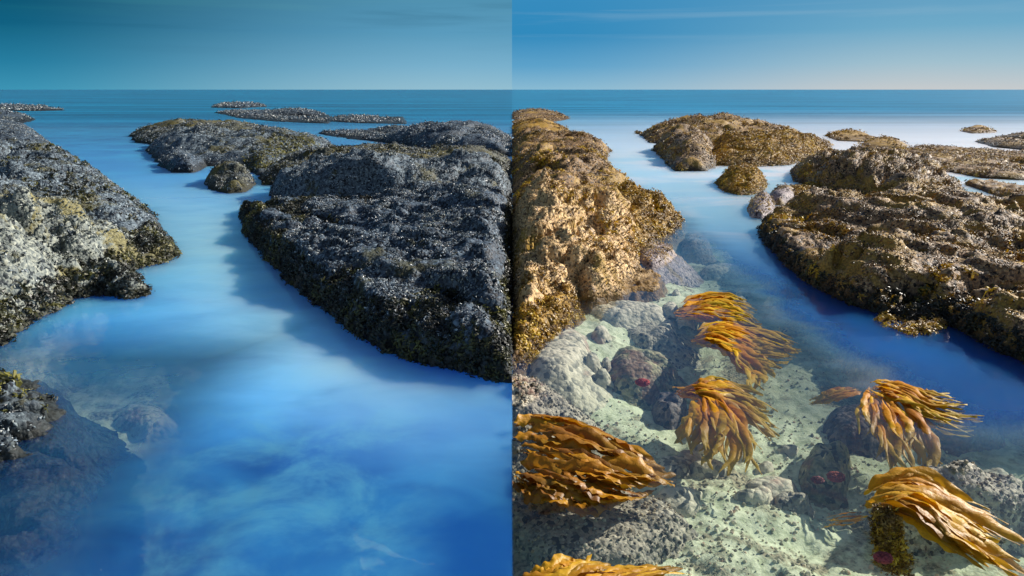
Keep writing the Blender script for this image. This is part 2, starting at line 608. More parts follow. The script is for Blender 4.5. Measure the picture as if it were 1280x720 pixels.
rock('rock_bank', 'dark mussel covered rock slope behind the pale bank, running down to the left channel', 'rock',
     [(-150, 262, 7.0), (0, 262, 6.6), (100, 275, 6.8), (160, 295, 6.7), (205, 302), (200, 285), (183, 262), (150, 237), (110, 212), (80, 202), (0, 190, 15.5), (-150, 188, 15.5)],
     [(0, 190, 13), (60, 205, 12), (100, 222, 10.5), (150, 250, 8.6), (0, 225, 9), (60, 240, 8), (110, 250, 7.8), (-100, 210, 10)],
     M['slate'], cover=(MUSS, WDARK_S), strata=(0.9, 1.0, 3.0), **Lr)
rock('rock', 'dark rounded rock above the mussel slope at the left edge', 'rock',
     [(-150, 215, 13), (0, 212, 13), (70, 212, 13.5), (88, 203), (87, 192), (62, 180), (45, 166), (0, 154, 27), (-120, 152, 27)],
     [(0, 153, 24), (40, 166, 20), (75, 188, 17), (0, 180, 16), (50, 195, 15.3)],
     M['slate_dark'], cover=(MUSS,), **Lr)
rock('rock', 'farthest low brown rock touching the left edge just under the horizon', 'rock',
     [(-80, 158), (0, 155), (30, 154), (43, 150), (38, 146), (0, 142, 47), (-80, 142, 47)],
     [(0, 139, 40), (30, 145, 38), (-50, 139, 40)], M['slate_dark'], cover=(MUSS,), **Lr)
rock('reef', 'thin dark reef awash near the horizon at the far left', 'reef',
     [(-20, 138), (40, 139), (85, 138), (60, 134, 68), (-20, 132, 68)], [(20, 131.5, 64), (50, 134, 62)], M['slate_dark'], cover=(MUSS,), amp=0.8, **Lr)
rock('rock', 'flat topped dark island rock at the back of the left channel', 'rock',
     [(162, 168), (170, 178), (190, 181), (250, 180, 21.5), (360, 180, 21), (400, 172), (350, 160, 27), (270, 152, 29), (200, 150, 28), (165, 158, 26)],
     [(240, 150, 23.2), (185, 154, 22.8), (270, 154, 23.5), (340, 161, 24), (200, 165, 23)], M['slate_olive'], cover=(MUSS,), **Lr)
rock('rock', 'long grey island rock with a yellow weedy right end in the left view', 'rock',
     [(183, 188), (198, 203), (240, 208), (300, 208), (325, 222), (345, 212), (380, 198), (415, 188), (425, 180, 20), (350, 168, 21), (260, 166, 22), (190, 172, 21)],
     [(205, 170, 17.3), (260, 167, 17.4), (320, 169, 17.2), (390, 172, 17.6), (350, 186, 16), (250, 186, 15.6), (300, 186, 15.4)],
     M['slate'], cover=(MUSS, ('yellow_weed', 'tuft', M['wrack_dark'], 0.04, 900, 0.0, 0.7, 0.7, lambda P: sst(-6.4, -5.4, P[:, 0]) * sst(-0.25, 0.1, fbm(P * 0.8, 3)))), **Lr)
rock('boulder', 'small dark boulder leaning on the left foot of the grey island rock', 'boulder',
     [(198, 206), (215, 216), (245, 216), (259, 208), (250, 198, 15.8), (210, 196, 15.8)], [(225, 189, 14.7), (242, 192, 14.6), (212, 195, 14.7)],
     M['slate_dark'], cover=(MUSS,), **Lr)
rock('boulder', 'lone split brown boulder standing in the left channel below the island', 'boulder',
     [(256, 228), (262, 238), (285, 242), (310, 240), (319, 230), (312, 218, 13), (270, 216, 13)], [(272, 209, 12), (290, 205, 12), (308, 211, 11.9), (285, 222, 11.4)],
     M['slate_olive'], cover=(MUSS,), strata=(0.0, 1.0, 5.0), **Lr)
rock('rock', 'black peaked rock at the back of the left view, ending at the middle line', 'rock',
     [(395, 167), (430, 173), (480, 178), (520, 186), (560, 191), (640, 196), (640, 165, 24), (560, 153, 28), (520, 150, 28), (455, 163, 27), (400, 164, 27)],
     [(518, 149, 20.2), (490, 157, 20.6), (560, 154, 20.0), (600, 158, 19.6), (640, 165, 20.5), (455, 166, 24), (600, 175, 19.8)], M['slate_dark'], cover=(MUSS,), **Lr)
rock('reef', 'low dark reef with a small crest offshore of the left islands', 'reef',
     [(268, 141), (300, 148), (345, 152), (415, 155), (412, 148, 46), (390, 140, 52), (340, 137, 52), (290, 138, 52)],
     [(368, 136, 46), (330, 139, 46), (300, 140, 47), (400, 145, 43)], M['slate_dark'], cover=(MUSS,), amp=0.7, **Lr)
rock('reef', 'narrow dark reef trailing right from the crested reef', 'reef',
     [(395, 151), (450, 154), (510, 155), (505, 149, 43), (420, 146, 43)], [(430, 144.5, 42), (480, 147, 41)], M['slate_dark'], cover=(MUSS,), amp=0.8, **Lr)
rock('reef', 'tiny twin topped dark reef just below the horizon in the left view', 'reef',
     [(262, 134.5), (300, 135.5), (335, 133.5), (330, 130, 78), (270, 130, 78)], [(280, 128.5, 75), (322, 128.5, 75)], M['slate_dark'], cover=(MUSS,), amp=0.8, **Lr)
rock('rock', 'olive ledge between the black peaked rock and the mussel hump', 'rock',
     [(322, 222), (330, 226, 12), (420, 225, 11.6), (640, 228, 11.4), (640, 195, 16), (500, 186, 17), (400, 185, 17), (340, 200, 14.5)],
     [(400, 188, 15), (500, 189, 14.5), (640, 196, 14), (350, 205, 13), (570, 190, 14.5), (560, 205, 12.8)], M['slate_olive'], cover=(MUSS, WDARK_S), **Lr)
rock('rock', 'rounded mussel hump with a black left flank above the large left rock', 'rock',
     [(338, 244), (352, 248, 9.7), (400, 250, 9.4), (500, 250, 9.2), (640, 255, 8.8), (640, 225, 11.5), (560, 212, 12.5), (500, 203, 13), (440, 200, 13), (392, 208, 12.6)],
     [(405, 205, 9.95), (440, 201, 9.85), (380, 214, 10.1), (500, 206, 10.0), (560, 221, 9.6), (640, 245, 9.0), (450, 202, 12)], M['slate'], cover=(MUSS,), edge=0.12, **Lr)
rock('large_rock', 'largest dark rock of the left view, crusted with glinting mussels', 'rock',
     [(303, 262), (305, 290), (330, 320), (370, 360), (410, 390), (440, 415), (480, 440), (530, 455), (580, 465), (640, 478), (640, 240, 9.4), (500, 240, 9.1), (400, 238, 9.1), (335, 245, 9.0)],
     [(640, 250, 8), (640, 330, 4.6), (640, 400, 3.9), (500, 330, 4.95), (455, 352, 4.75), (400, 300, 5.8), (340, 282, 7.0), (400, 252, 8.4), (500, 255, 7.9), (322, 264, 8.2), (560, 380, 4.2), (580, 290, 5.8)],
     M['slate_dark'], cover=(('mussel_crust', 'shell', M['mussel'], 0.022, 4200, 0.16, 9, 0.0), ('dark_weed', 'tuft', M['wrack_dark'], 0.035, 1500, -0.08, 0.25, -0.35)), edge=0.09, slope=2.5, amp=0.75, strata=(-0.3, 1.0, 2.5), margin=1.0, **Lr)
rock('rock', 'mossy grey rock in the lower left corner, its dark foot sliding under the blue water', 'rock',
     [(-80, 800), (60, 790), (128, 700), (132, 620), (118, 560), (96, 520), (60, 492, 3.75), (0, 472, 3.95), (-60, 465, 3.95)],
     [(0, 482, 3.35), (40, 502, 3.14), (65, 530, 2.96), (0, 540, 2.82), (30, 570, 2.72), (60, 560, 2.78), (40, 640, 2.44), (90, 620, 2.6), (0, 700, 2.17), (90, 700, 2.22), (0, 610, 2.58)],
     M['slate'], zb=-0.3, terr=1, amp=0.7, cover=(MUSS, WYEL_L), slope=0.9, margin=1.0, foot=-1.0, **Lr)

# ---- right view
Rr = dict(side=1)
rock('rock_bank', 'big sunlit tan barnacled rock bank right of the middle line', 'rock',
     [(640, 425), (680, 402), (716, 380), (722, 366), (735, 376), (770, 370), (822, 360), (824, 345), (800, 333), (795, 318), (805, 300), (800, 275, 8.2), (760, 255, 8.6), (700, 238, 8.6), (640, 230, 8.8)],
     [(640, 360, 4.45), (640, 300, 5.0), (640, 252, 6.2), (640, 238, 7), (700, 242, 7.2), (760, 266, 7.2), (700, 300, 5.7), (760, 320, 5.75), (700, 350, 5.05), (790, 300, 6.5), (790, 345, 5.75)],
     M['tan'], cover=(BARN[:8] + (lambda P: sst(0.35, 0.7, np.hypot(P[:, 0] - 0.0, (P[:, 1] - 4.3) * 0.8)),), ('golden_weed', 'tuft', M['wrack'], 0.030, 700, 0.0, 0.7, 0.2, patchy(1.6, 0.1, 0.25, 4))), edge=0.13, strata=(0.8, 1.0, 3.0), slope=2.5, **Rr)
rock('rock', 'golden weed skirted rock at the foot of the tan bank', 'rock',
     [(640, 449), (668, 430), (700, 404), (720, 382), (712, 368), (680, 375, 4.9), (640, 385, 4.6)], [(640, 415, 4.12), (640, 398, 4.25), (690, 385, 4.6)],
     M['gold'], cover=(WGOLD_T,), edge=0.1, **Rr)
rock('rock', 'yellow weedy rock lump where pale mist meets the right end of the tan bank', 'rock',
     [(797, 322), (805, 305), (838, 290), (851, 276), (838, 262), (800, 250, 10), (760, 245, 10.5), (740, 260, 8.6), (770, 290, 7.3)],
     [(800, 264, 7.9), (770, 255, 8.1), (825, 272, 7.8), (800, 285, 7.4)], M['gold'], cover=(WYEL, WGOLD_T), **Rr)
rock('rock', 'brown and gold rock slope descending right to a pointed tip above the tan bank', 'rock',
     [(640, 245, 8.7), (700, 255, 8.6), (770, 255, 8.8), (797, 242), (790, 232), (770, 218), (755, 210), (700, 190, 15), (640, 185, 16)],
     [(640, 195, 12), (700, 205, 11.5), (750, 220, 11), (640, 225, 9.5), (700, 230, 9.5), (770, 235, 10.1)], M['brown'], cover=(MUSW, WYEL), strata=(0.9, 1, 3), **Rr)
rock('rock', 'dark topped brown block of rock with a sheer right end', 'rock',
     [(640, 200, 14), (700, 203, 14), (757, 204), (761, 190), (745, 183), (700, 172, 22), (640, 168, 23)],
     [(640, 170, 18.5), (700, 176, 17.7), (755, 188, 16.2), (700, 190, 15.6)], M['brown'], cover=(MUSW, WGOLD), edge=0.12, **Rr)
rock('rock', 'low golden brown rock second from the horizon beside the middle line', 'rock',
     [(640, 176, 20), (690, 172, 21), (712, 166), (700, 158), (640, 152, 32)], [(640, 155, 27), (680, 160, 26)], M['gold'], cover=(WGOLD,), **Rr)
rock('rock', 'farthest dark brown rock spit beside the middle line of the right view', 'rock',
     [(640, 156, 32), (690, 153), (714, 148), (695, 142, 50), (640, 138, 52)], [(640, 139.5, 43), (680, 143, 41), (700, 147, 39)], M['brown'], cover=(MUSW,), amp=0.8, **Rr)
rock('rock', 'flat topped brown island rock at the back of the right channel', 'rock',
     [(797, 166), (806, 178), (830, 180), (900, 182, 21.5), (1000, 185, 21), (1045, 185), (1030, 178, 23), (990, 168, 26), (905, 152, 29), (830, 152, 28), (803, 160, 26)],
     [(880, 149, 25), (830, 154, 24), (905, 151, 25), (940, 158, 24), (1000, 168, 22.5)], M['brown'], cover=(MUSW, WGOLD), **Rr)
rock('rock', 'brown rounded lump with a black left flank at the front of the right island', 'rock',
     [(819, 188), (832, 205), (848, 214), (885, 214), (895, 203, 15), (890, 180, 20), (850, 170, 20.5), (825, 174, 20)],
     [(850, 171, 15.6), (830, 177, 15.8), (875, 173, 15.6), (860, 192, 14.7)], M['umber'], cover=(MUSW, WGOLD), **Rr)
rock('rock', 'golden sunlit slope forming the right end of the right island', 'rock',
     [(888, 207), (950, 208), (985, 206), (1010, 199), (1041, 187), (1030, 180, 21), (1010, 175, 22), (950, 168, 22.5), (890, 172, 21)],
     [(900, 174, 17.5), (950, 171, 18.6), (990, 174, 18.3), (1020, 184, 17.6), (930, 190, 15.8)], M['gold'], cover=(WGOLD_T,), **Rr)
rock('boulder', 'lone golden boulder standing in the pale right channel', 'boulder',
     [(893, 230), (905, 240), (925, 244), (950, 242), (957, 230), (950, 220, 12.9), (905, 219, 12.9)], [(912, 213, 11.8), (940, 211, 11.8), (925, 225, 11.4)],
     M['gold'], cover=(WGOLD_T,), **Rr)
rock('reef', 'low golden reef, left one of the pair lying in white mist', 'reef',
     [(1030, 169), (1045, 176), (1090, 178), (1102, 174), (1080, 168, 26.5), (1050, 165, 27)], [(1050, 164.5, 25.3), (1080, 170, 24)], M['gold'], cover=(WGOLD,), amp=0.6, **Rr)
rock('reef', 'low golden reef, right one of the pair lying in white mist', 'reef',
     [(1075, 180), (1090, 185), (1130, 186), (1137, 182), (1120, 175, 23), (1090, 175, 23)], [(1115, 173, 21.4), (1095, 176, 21.5)], M['gold'], cover=(WGOLD,), amp=0.6, **Rr)
rock('reef', 'smallest far reef near the right edge in white mist', 'reef',
     [(1200, 164), (1215, 167), (1246, 166), (1235, 160, 31), (1210, 159, 31)], [(1218, 158, 29.3), (1230, 160, 29)], M['brown'], cover=(WGOLD,), amp=0.7, **Rr)
rock('rock', 'dark brown low rock entering from the right edge below the smallest reef', 'rock',
     [(1218, 177), (1240, 184), (1290, 189), (1340, 190), (1340, 168, 26), (1270, 167, 26)], [(1280, 167, 23.3), (1320, 165, 23), (1245, 172, 23)], M['umber'], cover=(MUSW,), **Rr)
rock('rock', 'weedy hump with a black hollow on its left, behind the large right rock', 'rock',
     [(988, 212), (995, 228), (1020, 240), (1060, 243), (1130, 243, 9.6), (1200, 246, 9.4), (1212, 232, 10.6), (1170, 212, 13), (1120, 195, 16), (1050, 190, 16), (1000, 200, 14)],
     [(1060, 193, 11.4), (1030, 198, 11.3), (1005, 208, 11.7), (1110, 197, 11.8), (1085, 203, 11.0), (1130, 218, 10.4), (1180, 234, 9.9), (1075, 193, 14.5)], M['umber'], cover=(MUSW, WGOLD), edge=0.14, **Rr)
rock('rock', 'flat olive gold shelf of rock at the right edge behind the hump', 'rock',
     [(1100, 205, 14.5), (1170, 212), (1230, 223), (1290, 226), (1350, 226), (1350, 196, 18), (1280, 194, 18), (1160, 187, 19), (1100, 190, 18)],
     [(1160, 189.5, 17), (1240, 195, 16), (1280, 203, 15), (1200, 208, 14)], M['brown'], cover=(WGOLD, MUSW), **Rr)
rock('rock', 'thin weedy strip of rock between two pools at the right edge', 'rock',
     [(1205, 230), (1240, 243), (1290, 266), (1350, 284), (1350, 246), (1280, 236), (1240, 228)], [(1240, 232, 11.2), (1280, 245, 10), (1320, 255, 9.4)], M['brown'], cover=(WGOLD,), edge=0.12, **Rr)
rock('large_rock', 'largest rock of the right view, brown mussels and yellow weed over a black undercut foot', 'rock',
     [(950, 285), (955, 300), (975, 325), (1010, 355), (1060, 378), (1095, 392), (1140, 402), (1180, 402), (1210, 417), (1250, 440), (1285, 455), (1350, 485), (1350, 330, 7), (1285, 285, 8.2), (1240, 262, 8.6), (1180, 245, 9.1), (1100, 238, 9.2), (1040, 240, 9.2), (980, 262, 8.6)],
     [(1050, 249, 8.1), (1120, 248, 7.8), (1200, 262, 7), (1270, 300, 6), (1280, 340, 5), (1280, 365, 4.55), (1200, 340, 4.95), (1100, 300, 5.6), (1100, 330, 5.25), (1020, 310, 6.2), (1000, 280, 7), (1200, 372, 4.7), (1150, 370, 4.85), (980, 275, 7.6)],
     M['umber'], cover=(('mussel_crust', 'shell', M['mussel_warm'], 0.022, 3800, 0.06, 9, -0.15), ('golden_weed', 'tuft', M['wrack'], 0.036, 900, 0.05, 0.32, 0.1, patchy(1.5, 0.08, 0.22, 6)), ('dark_weed', 'tuft', M['wrack_dark'], 0.035, 1400, -0.08, 0.14, -0.45)),
     edge=0.09, slope=2.5, amp=0.7, strata=(-0.3, 1.0, 2.5), **Rr)
rock('rock', 'small gold weeded rock jutting at the waterline under the large right rock', 'rock',
     [(1096, 399), (1110, 410), (1140, 418), (1165, 416), (1182, 405), (1150, 398, 4.85), (1110, 394, 4.9)], [(1130, 405, 4.55), (1150, 404, 4.55)], M['gold'], cover=(WGOLD_T,), edge=0.1, **Rr)


bed_ctrl = [  # px, py, z
    (40, 480, -.6), (150, 480, -.55), (240, 560, -.7), (120, 640, -.6), (330, 650, -.6), (400, 560, -.75), (500, 620, -1.1), (600, 700, -1.1), (560, 520, -1.3), (420, 450, -1.2), (300, 340, -1.1), (250, 420, -.7), (330, 720, -.6), (240, 280, -1.2), (120, 400, -.5),
    (735, 388, .1), (780, 382, .1), (825, 368, .1), (668, 438, .1), (805, 350, .1), (700, 415, .1), (680, 450, -.3), (720, 400, 0), (800, 380, -.42), (740, 520, -.5), (870, 340, -.42), (900, 300, -.6), (930, 370, -.5), (960, 420, -.5), (1040, 400, -1.3), (1100, 440, -1.5), (1180, 450, -1.4), (1250, 500, -1.4), (1250, 560, -1.1), (1000, 470, -.55), (860, 450, -.7), (850, 510, -.8), (900, 560, -.55),
    (900, 620, -.42), (950, 640, -.42), (980, 560, -.6), (1000, 680, -.65), (1060, 500, -.9), (870, 700, -.42), (700, 680, -.4), (930, 700, -.42), (1130, 580, -.8), (1250, 640, -.6), (1000, 330, -1.3), (960, 270, -1.1), (850, 240, -1.3), (1150, 520, -1.2), (1050, 640, -.8)]
bed_ctrl = [(a, b, z * 0.7 if a < 640 else (z if z < -0.95 else -0.10 + z * 0.35)) for a, b, z in bed_ctrl]
bw = np.array([XY(a, b, None, z)[:2] + (z,) for a, b, z in bed_ctrl])


def bed_height(x, y):
    x, y = np.atleast_1d(x), np.atleast_1d(y)
    Q = np.stack([x, y, np.zeros(len(x))], 1)
    du = (x[:, None] - bw[:, 0]) / (y[:, None] * 0.5 + .5)
    dv = (np.log(y[:, None]) - np.log(bw[:, 1])) * 2
    w = 1 / ((du ** 2 + dv ** 2 + 0.006) ** 1.7)
    Z = (w * bw[:, 2]).sum(1) / w.sum(1)
    far = sst(9, 16, y)
    Z = Z * (1 - far) + (-1.5 - 0.9 * sst(14, 60, y)) * far
    Z += 0.06 * fbm(Q * 1.7 + 3, 5, 0.55) + 0.03 * fbm(Q * 9, 3) + 0.012 * fbm(Q * 34 + 4, 2)
    return np.minimum(Z, -0.05)


def stone(name, label, px, py, rx, ry, zt, zb, mat, side=1, cat='rock', cover=(), n=11, slope=0.9, **kw):
    rr = random.Random(int(px * 7 + py))
    poly = []
    for i in range(n):
        a = 2 * math.pi * i / n
        q = rr.uniform(0.82, 1.15)
        poly.append((px + rx * q * math.cos(a), py + ry * q * math.sin(a)))
    Yc = XY(px, py, None, zb)[1]
    ctrl = []
    for dx_, dy_ in ((0, 0), (-0.45, 0.1), (0.45, -0.1), (0, -0.4), (0, 0.4)):
        x, y, _ = XY(px + rx * dx_, py + ry * dy_, None, zb)
        h = zb + (zt - zb) * rr.uniform(0.75, 1.1)
        # control as seen pixel of that point
        ctrl.append((x, y, h))
    return rock_w(name, label, cat, poly, ctrl, mat, zb, side, cover, slope, **kw)


def rock_w(name, label, cat, poly, ctrl_w, mat, zb, side, cover, slope, **kw):
    # turn world controls back into (px, py, Y)
    c = []
    for x, y, z in ctrl_w:
        t = (CAM_H - z) / y
        # invert tof
        a = (SP * F - t * CP * F) / (CP + t * SP)       # 360 - py
        py = 360 - a
        px = 640 + x / y * (CP * F + a * SP)
        c.append((px, py, y))
    return rock(name, label, cat, poly, c, mat, zb=zb, side=side, cover=cover, slope=slope, **kw)


BCR = ('barnacle_crust', 'barn', M['barnacle'], 0.016, 1500, -9, 9, 0.2)
CRUST = ('coralline_crust', 'barn', M['barnacle'], 0.014, 1800, -9, 9, -0.4)
# partly emerged stones of the right view
stone('rock', 'pinkish pale rock half awash in the notch beside the tan bank', 820, 320, 24, 13, 0.09, 0.0, M['mauve'], cover=(BARN,))
stone('rock', 'speckled grey rock poking out at the middle line above the big kelp', 650, 500, 50, 24, 0.07, -0.05, M['bed_grey'], cover=(BARN, CRUST))
stone('rock', 'grey white rubble stone left of the large right rock, nearest the water', 952, 262, 18, 12, 0.16, 0.0, M['mauve'], cover=(BARN,))
stone('rock', 'mauve rubble stone wedged behind the left tip of the large right rock', 978, 248, 20, 9, 0.14, 0.0, M['mauve'], cover=(MUSW,))
stone('rock', 'low golden stone under the black hollow of the hump', 1010, 243, 28, 8, 0.12, 0.0, M['gold'], cover=(WGOLD_T,))
# stones under water, right view
sub = [
    ('broad pale submerged rock beside the golden skirt rock', 690, 448, 52, 34, -0.10, -0.45, 'bed_pale'),
    ('pale lilac submerged stone just right of the pinkish awash rock', 868, 322, 26, 10, -0.05, -0.35, 'mauve'),
    ('whitish submerged stone in the upper channel under pale mist', 900, 345, 30, 9, -0.12, -0.5, 'bed_pale'),
    ('flat submerged stone left of the topmost kelp', 780, 392, 50, 12, -0.15, -0.45, 'bed_pale'),
    ('small white submerged stone above and right of the topmost kelp', 972, 384, 20, 10, -0.10, -0.5, 'bed_pale'),
    ('white ridged submerged stone right of the two upper kelps', 1022, 415, 34, 15, -0.06, -0.5, 'bed_pale'),
    ('tan submerged stone below the white ridged stone', 1062, 448, 22, 13, -0.10, -0.5, 'bed_grey'),
    ('pinkish submerged stone left of the two upper kelps', 815, 425, 36, 13, -0.12, -0.45, 'bed_grey'),
    ('greenish submerged rock carrying a red sponge', 795, 475, 50, 28, -0.10, -0.45, 'bed_green'),
    ('pale weathered submerged rock in the deep blue near the right edge', 1200, 466, 42, 20, -0.12, -0.7, 'bed_pale'),
    ('dark submerged reef under the drooping kelp', 1070, 550, 52, 30, -0.22, -0.75, 'bed_dark'),
    ('dark submerged rock under the right tips of the drooping kelp', 1205, 558, 50, 14, -0.22, -0.7, 'bed_dark'),
    ('smooth round pale submerged rock behind the arched kelp', 1222, 620, 50, 26, -0.12, -0.5, 'bed_pale'),
    ('rough submerged rock with an orange patch left of the arched kelp', 1030, 600, 40, 26, -0.2, -0.6, 'bed_green'),
    ('small pale submerged stone at the right edge beyond the drooping kelp', 1275, 532, 22, 12, -0.12, -0.6, 'bed_pale'),
    ('broad speckled grey slab under shallow water between the big kelp and the bottom edge', 735, 670, 125, 62, -0.05, -0.4, 'bed_grey'),
    ('barnacled grey rock in the lower right corner under the arched kelp', 1180, 700, 120, 52, 0.02, -0.5, 'bed_grey'),
    ('small dark submerged stone at the left side of the lowest upper kelp', 835, 528, 26, 20, -0.3, -0.5, 'bed_dark'),
]
for lab, px, py, rx, ry, zt, zb, mt in sub:
    if zt < -0.06 or 'slab' in lab:
        hh = {'bed_dark': 0.16, 'bed_green': 0.15}.get(mt, 0.09)
        z0 = -0.3
        for _ in range(3):
            x0_, y0_, _q = XY(px, py, None, z0)
            z0 = float(bed_height(x0_, y0_)[0])
        zb = z0 - 0.03
        zt = min(z0 + hh, -0.03)
    stone('submerged_rock', lab, px, py, rx, ry, zt, zb, M[mt], cover=(CRUST,) if 'slab' in lab or 'barnacled' in lab else (), edge=0.3 if mt == 'bed_pale' else 0.2, amp=0.45, slope=0.7)
cobr = random.Random(5)
for i in range(46):
    while True:
        cx, cy = cobr.uniform(740, 1030), cobr.uniform(325, 640)
        if cy < 480 and cx - 740 > (cy - 325) * 0.0 and cx < 905 + (cy - 325) * 1.0 and not (cx < 830 and cy < 385):
            break
        if 560 < cy and 840 < cx < 1010:
            break
    sc_ = 0.35 + (cy - 325) / 260
    x0_, y0_, _q = XY(cx, cy, None, -0.25)
    z0 = float(bed_height(x0_, y0_)[0])
    rx_ = cobr.uniform(9, 24) * sc_
    stone('cobble', 'small pale cobble lying loose on the clear seabed', cx, cy, rx_, rx_ * cobr.uniform(.4, .6), z0 + 0.05, z0 - 0.02, M[cobr.choice(['bed_pale', 'bed_pale', 'bed_grey'])], cat='cobble', edge=0.1, amp=0.3, slope=1.5, margin=0.12, k=0.006, foot=z0 - 0.08, group='loose cobbles on the clear seabed')
subl = [
    ('pale submerged stone glowing in the middle of the left channel', 238, 478, 32, 20, -0.08, -0.5, 'bed_pale'),
    ('pale streaked submerged rock at the foot of the left bank', 85, 402, 34, 16, -0.04, -0.4, 'bed_pale'),
    ('small submerged stone in front of the streaked rock at the left bank', 150, 420, 22, 10, -0.10, -0.5, 'bed_pale'),
    ('blue grey submerged rock behind the mossy corner rock', 35, 452, 44, 18, -0.04, -0.45, 'bed_grey'),
    ('broad turquoise looking submerged rock near the bottom of the left view', 330, 650, 90, 50, -0.28, -0.7, 'bed_pale'),
    ('dim submerged stone left of the broad one in the left view', 185, 535, 45, 22, -0.3, -0.7, 'bed_pale'),
    ('dim rounded submerged stone right of the broad one in the left view', 410, 590, 40, 18, -0.34, -0.75, 'bed_pale'),
]
for lab, px, py, rx, ry, zt, zb, mt in subl:
    z0 = -0.4
    for _ in range(3):
        x0_, y0_, _q = XY(px, py, None, z0)
        z0 = float(bed_height(x0_, y0_)[0])
    zb = z0 - 0.03
    zt = min(z0 + 0.07, -0.06)
    stone('submerged_rock', lab, px, py, rx, ry, zt, zb, M[mt], side=-1, edge=0.4, amp=0.35, slope=0.6)

# ------------------------------------------------------------------ seabed
ys = 0.8 * (260 / 0.8) ** (np.arange(521) / 520)
us = np.linspace(-2.6, 2.6, 621)
Yg, Ug = np.meshgrid(ys, us, indexing='ij')
Xg = Ug * (Yg * 0.6 + 1.0)
P = np.stack([Xg.ravel(), Yg.ravel(), np.zeros(Xg.size)], 1)
Z = bed_height(P[:, 0], P[:, 1])
P[:, 2] = Z
idx = np.arange(Xg.size).reshape(Xg.shape)
fc = np.stack([idx[:-1, :-1].ravel(), idx[:-1, 1:].ravel(), idx[1:, 1:].ravel(), idx[1:, :-1].ravel()], 1)
m, nt = newmat('pebbly_sand')
n = N(nt)
pos = n('ShaderNodeNewGeometry').outputs['Position']
a = n.noise(pos, 2.3, 6, 0.65, 0.4)
b = n.noise(pos, 16, 5, 0.65)
c = n.noise(pos, 60, 3, 0.6)
sand = n.mix(n.mr(b, 0.35, 0.6), S(186, 196, 158), S(236, 242, 208))
peb = n.mix(n.mr(c, 0.38, 0.6), S(104, 104, 82), S(190, 180, 148))
col = n.mix(n.mr(n.math('ADD', n.math('MULTIPLY', a, 0.75), n.math('MULTIPLY', b, 0.25)), 0.40, 0.50), peb, sand)
bs = n('ShaderNodeBsdfPrincipled')
nt.links.new(col, bs.inputs['Base Color'])
bs.inputs['Roughness'].default_value = 0.9
bp = n('ShaderNodeBump', ins={'Strength': 0.3, 'Distance': 0.025, 'Height': n.math('ADD', b, c)})
nt.links.new(bp.outputs[0], bs.inputs['Normal'])
nt.links.new(bs.outputs[0], n('ShaderNodeOutputMaterial').inputs['Surface'])
sb = link('seabed', P, fc, m)
sb['kind'] = 'structure'
sb['label'] = 'pale pebbly sand seabed seen through the water'

# loose pebbles and shell bits strewn over the bed of the clear pool
npb = 9000
py_ = 1.7 * (7.0 / 1.7) ** RNG.random(npb)
px_ = RNG.uniform(0.03, 1.0, npb) * (py_ * 0.62 + 0.35)
keep = fbm(np.stack([px_, py_, 0 * px_], 1) * 1.6 + 21, 4, 0.6) > -0.06
px_, py_ = px_[keep], py_[keep]
pz_ = bed_height(px_, py_)
M['pebble'] = tint_mat('pool_pebble', [(0.0, S(120, 118, 98)), (0.3, S(170, 164, 138)), (0.6, S(206, 198, 168)), (0.85, S(238, 232, 206)), (1.0, S(210, 172, 144))], rough=0.7, spec=0.3)
pbo = scatter('pebbles', np.stack([px_, py_, pz_ + 0.002], 1), np.tile(np.array([[0, 0, 1.0]]), (len(px_), 1)) + RNG.normal(size=(len(px_), 3)) * 0.15, 'barn', 0.016, M['pebble'], None, 2.0, lift=-0.0025)
pbo['label'] = 'loose pebbles and shell bits strewn over the pale pool bed'
pbo['category'] = 'pebbles'

# ------------------------------------------------------------------ kelp
def kelp_mat(name, c0, c1, c2, rough, spec=0.6, tipf=0.3):
    m, nt = newmat(name)
    n = N(nt)
    r = n('ShaderNodeAttribute', attribute_name='rnd').outputs['Fac']
    t = n('ShaderNodeAttribute', attribute_name='along').outputs['Fac']
    pos = n('ShaderNodeNewGeometry').outputs['Position']
    col = n.ramp(r, [(0, c0), (0.5, c1), (1, c2)])
    nz = n.noise(pos, 30, 4, 0.6)
    col = n.mix(n.math('MULTIPLY', n.mr(nz, 0.5, 0.7), 0.5), col, tuple(c0))
    col = n.mix(n.math('MULTIPLY', n.mr(t, 0.35, 0.9), tipf), col, S(186, 160, 40))
    bs = n('ShaderNodeBsdfPrincipled')
    nt.links.new(col, bs.inputs['Base Color'])
    bs.inputs['Roughness'].default_value = rough
    bs.inputs['Specular IOR Level'].default_value = spec
    bp = n('ShaderNodeBump', ins={'Strength': 0.35, 'Distance': 0.01, 'Height': n.noise(pos, 55, 3)})
    nt.links.new(bp.outputs[0], bs.inputs['Normal'])
    tr = n('ShaderNodeBsdfTranslucent')
    nt.links.new(col, tr.inputs[0])
    mx = n('ShaderNodeMixShader', ins={0: 0.28})
    nt.links.new(bs.outputs[0], mx.inputs[1])
    nt.links.new(tr.outputs[0], mx.inputs[2])
    nt.links.new(mx.outputs[0], n('ShaderNodeOutputMaterial').inputs['Surface'])
    return m


M['kelp'] = kelp_mat('amber_kelp', S(150, 98, 8), S(208, 146, 18), S(234, 182, 38), 0.48, 0.4)
M['kelp_deep'] = kelp_mat('brown_kelp', S(124, 76, 8), S(184, 122, 16), S(218, 156, 28), 0.46, 0.45)
M['kelp_sub'] = kelp_mat('submerged_kelp', S(184, 114, 8), S(234, 162, 14), S(250, 204, 44), 0.6, 0.1, 0.85)
M['kelp_mid'] = kelp_mat('golden_kelp', S(172, 104, 8), S(228, 154, 12), S(246, 196, 34), 0.5, 0.2, 0.85)
M['stipe'] = tint_mat('kelp_stipe', [(0, S(90, 60, 16)), (1, S(170, 120, 24))], rough=0.4)


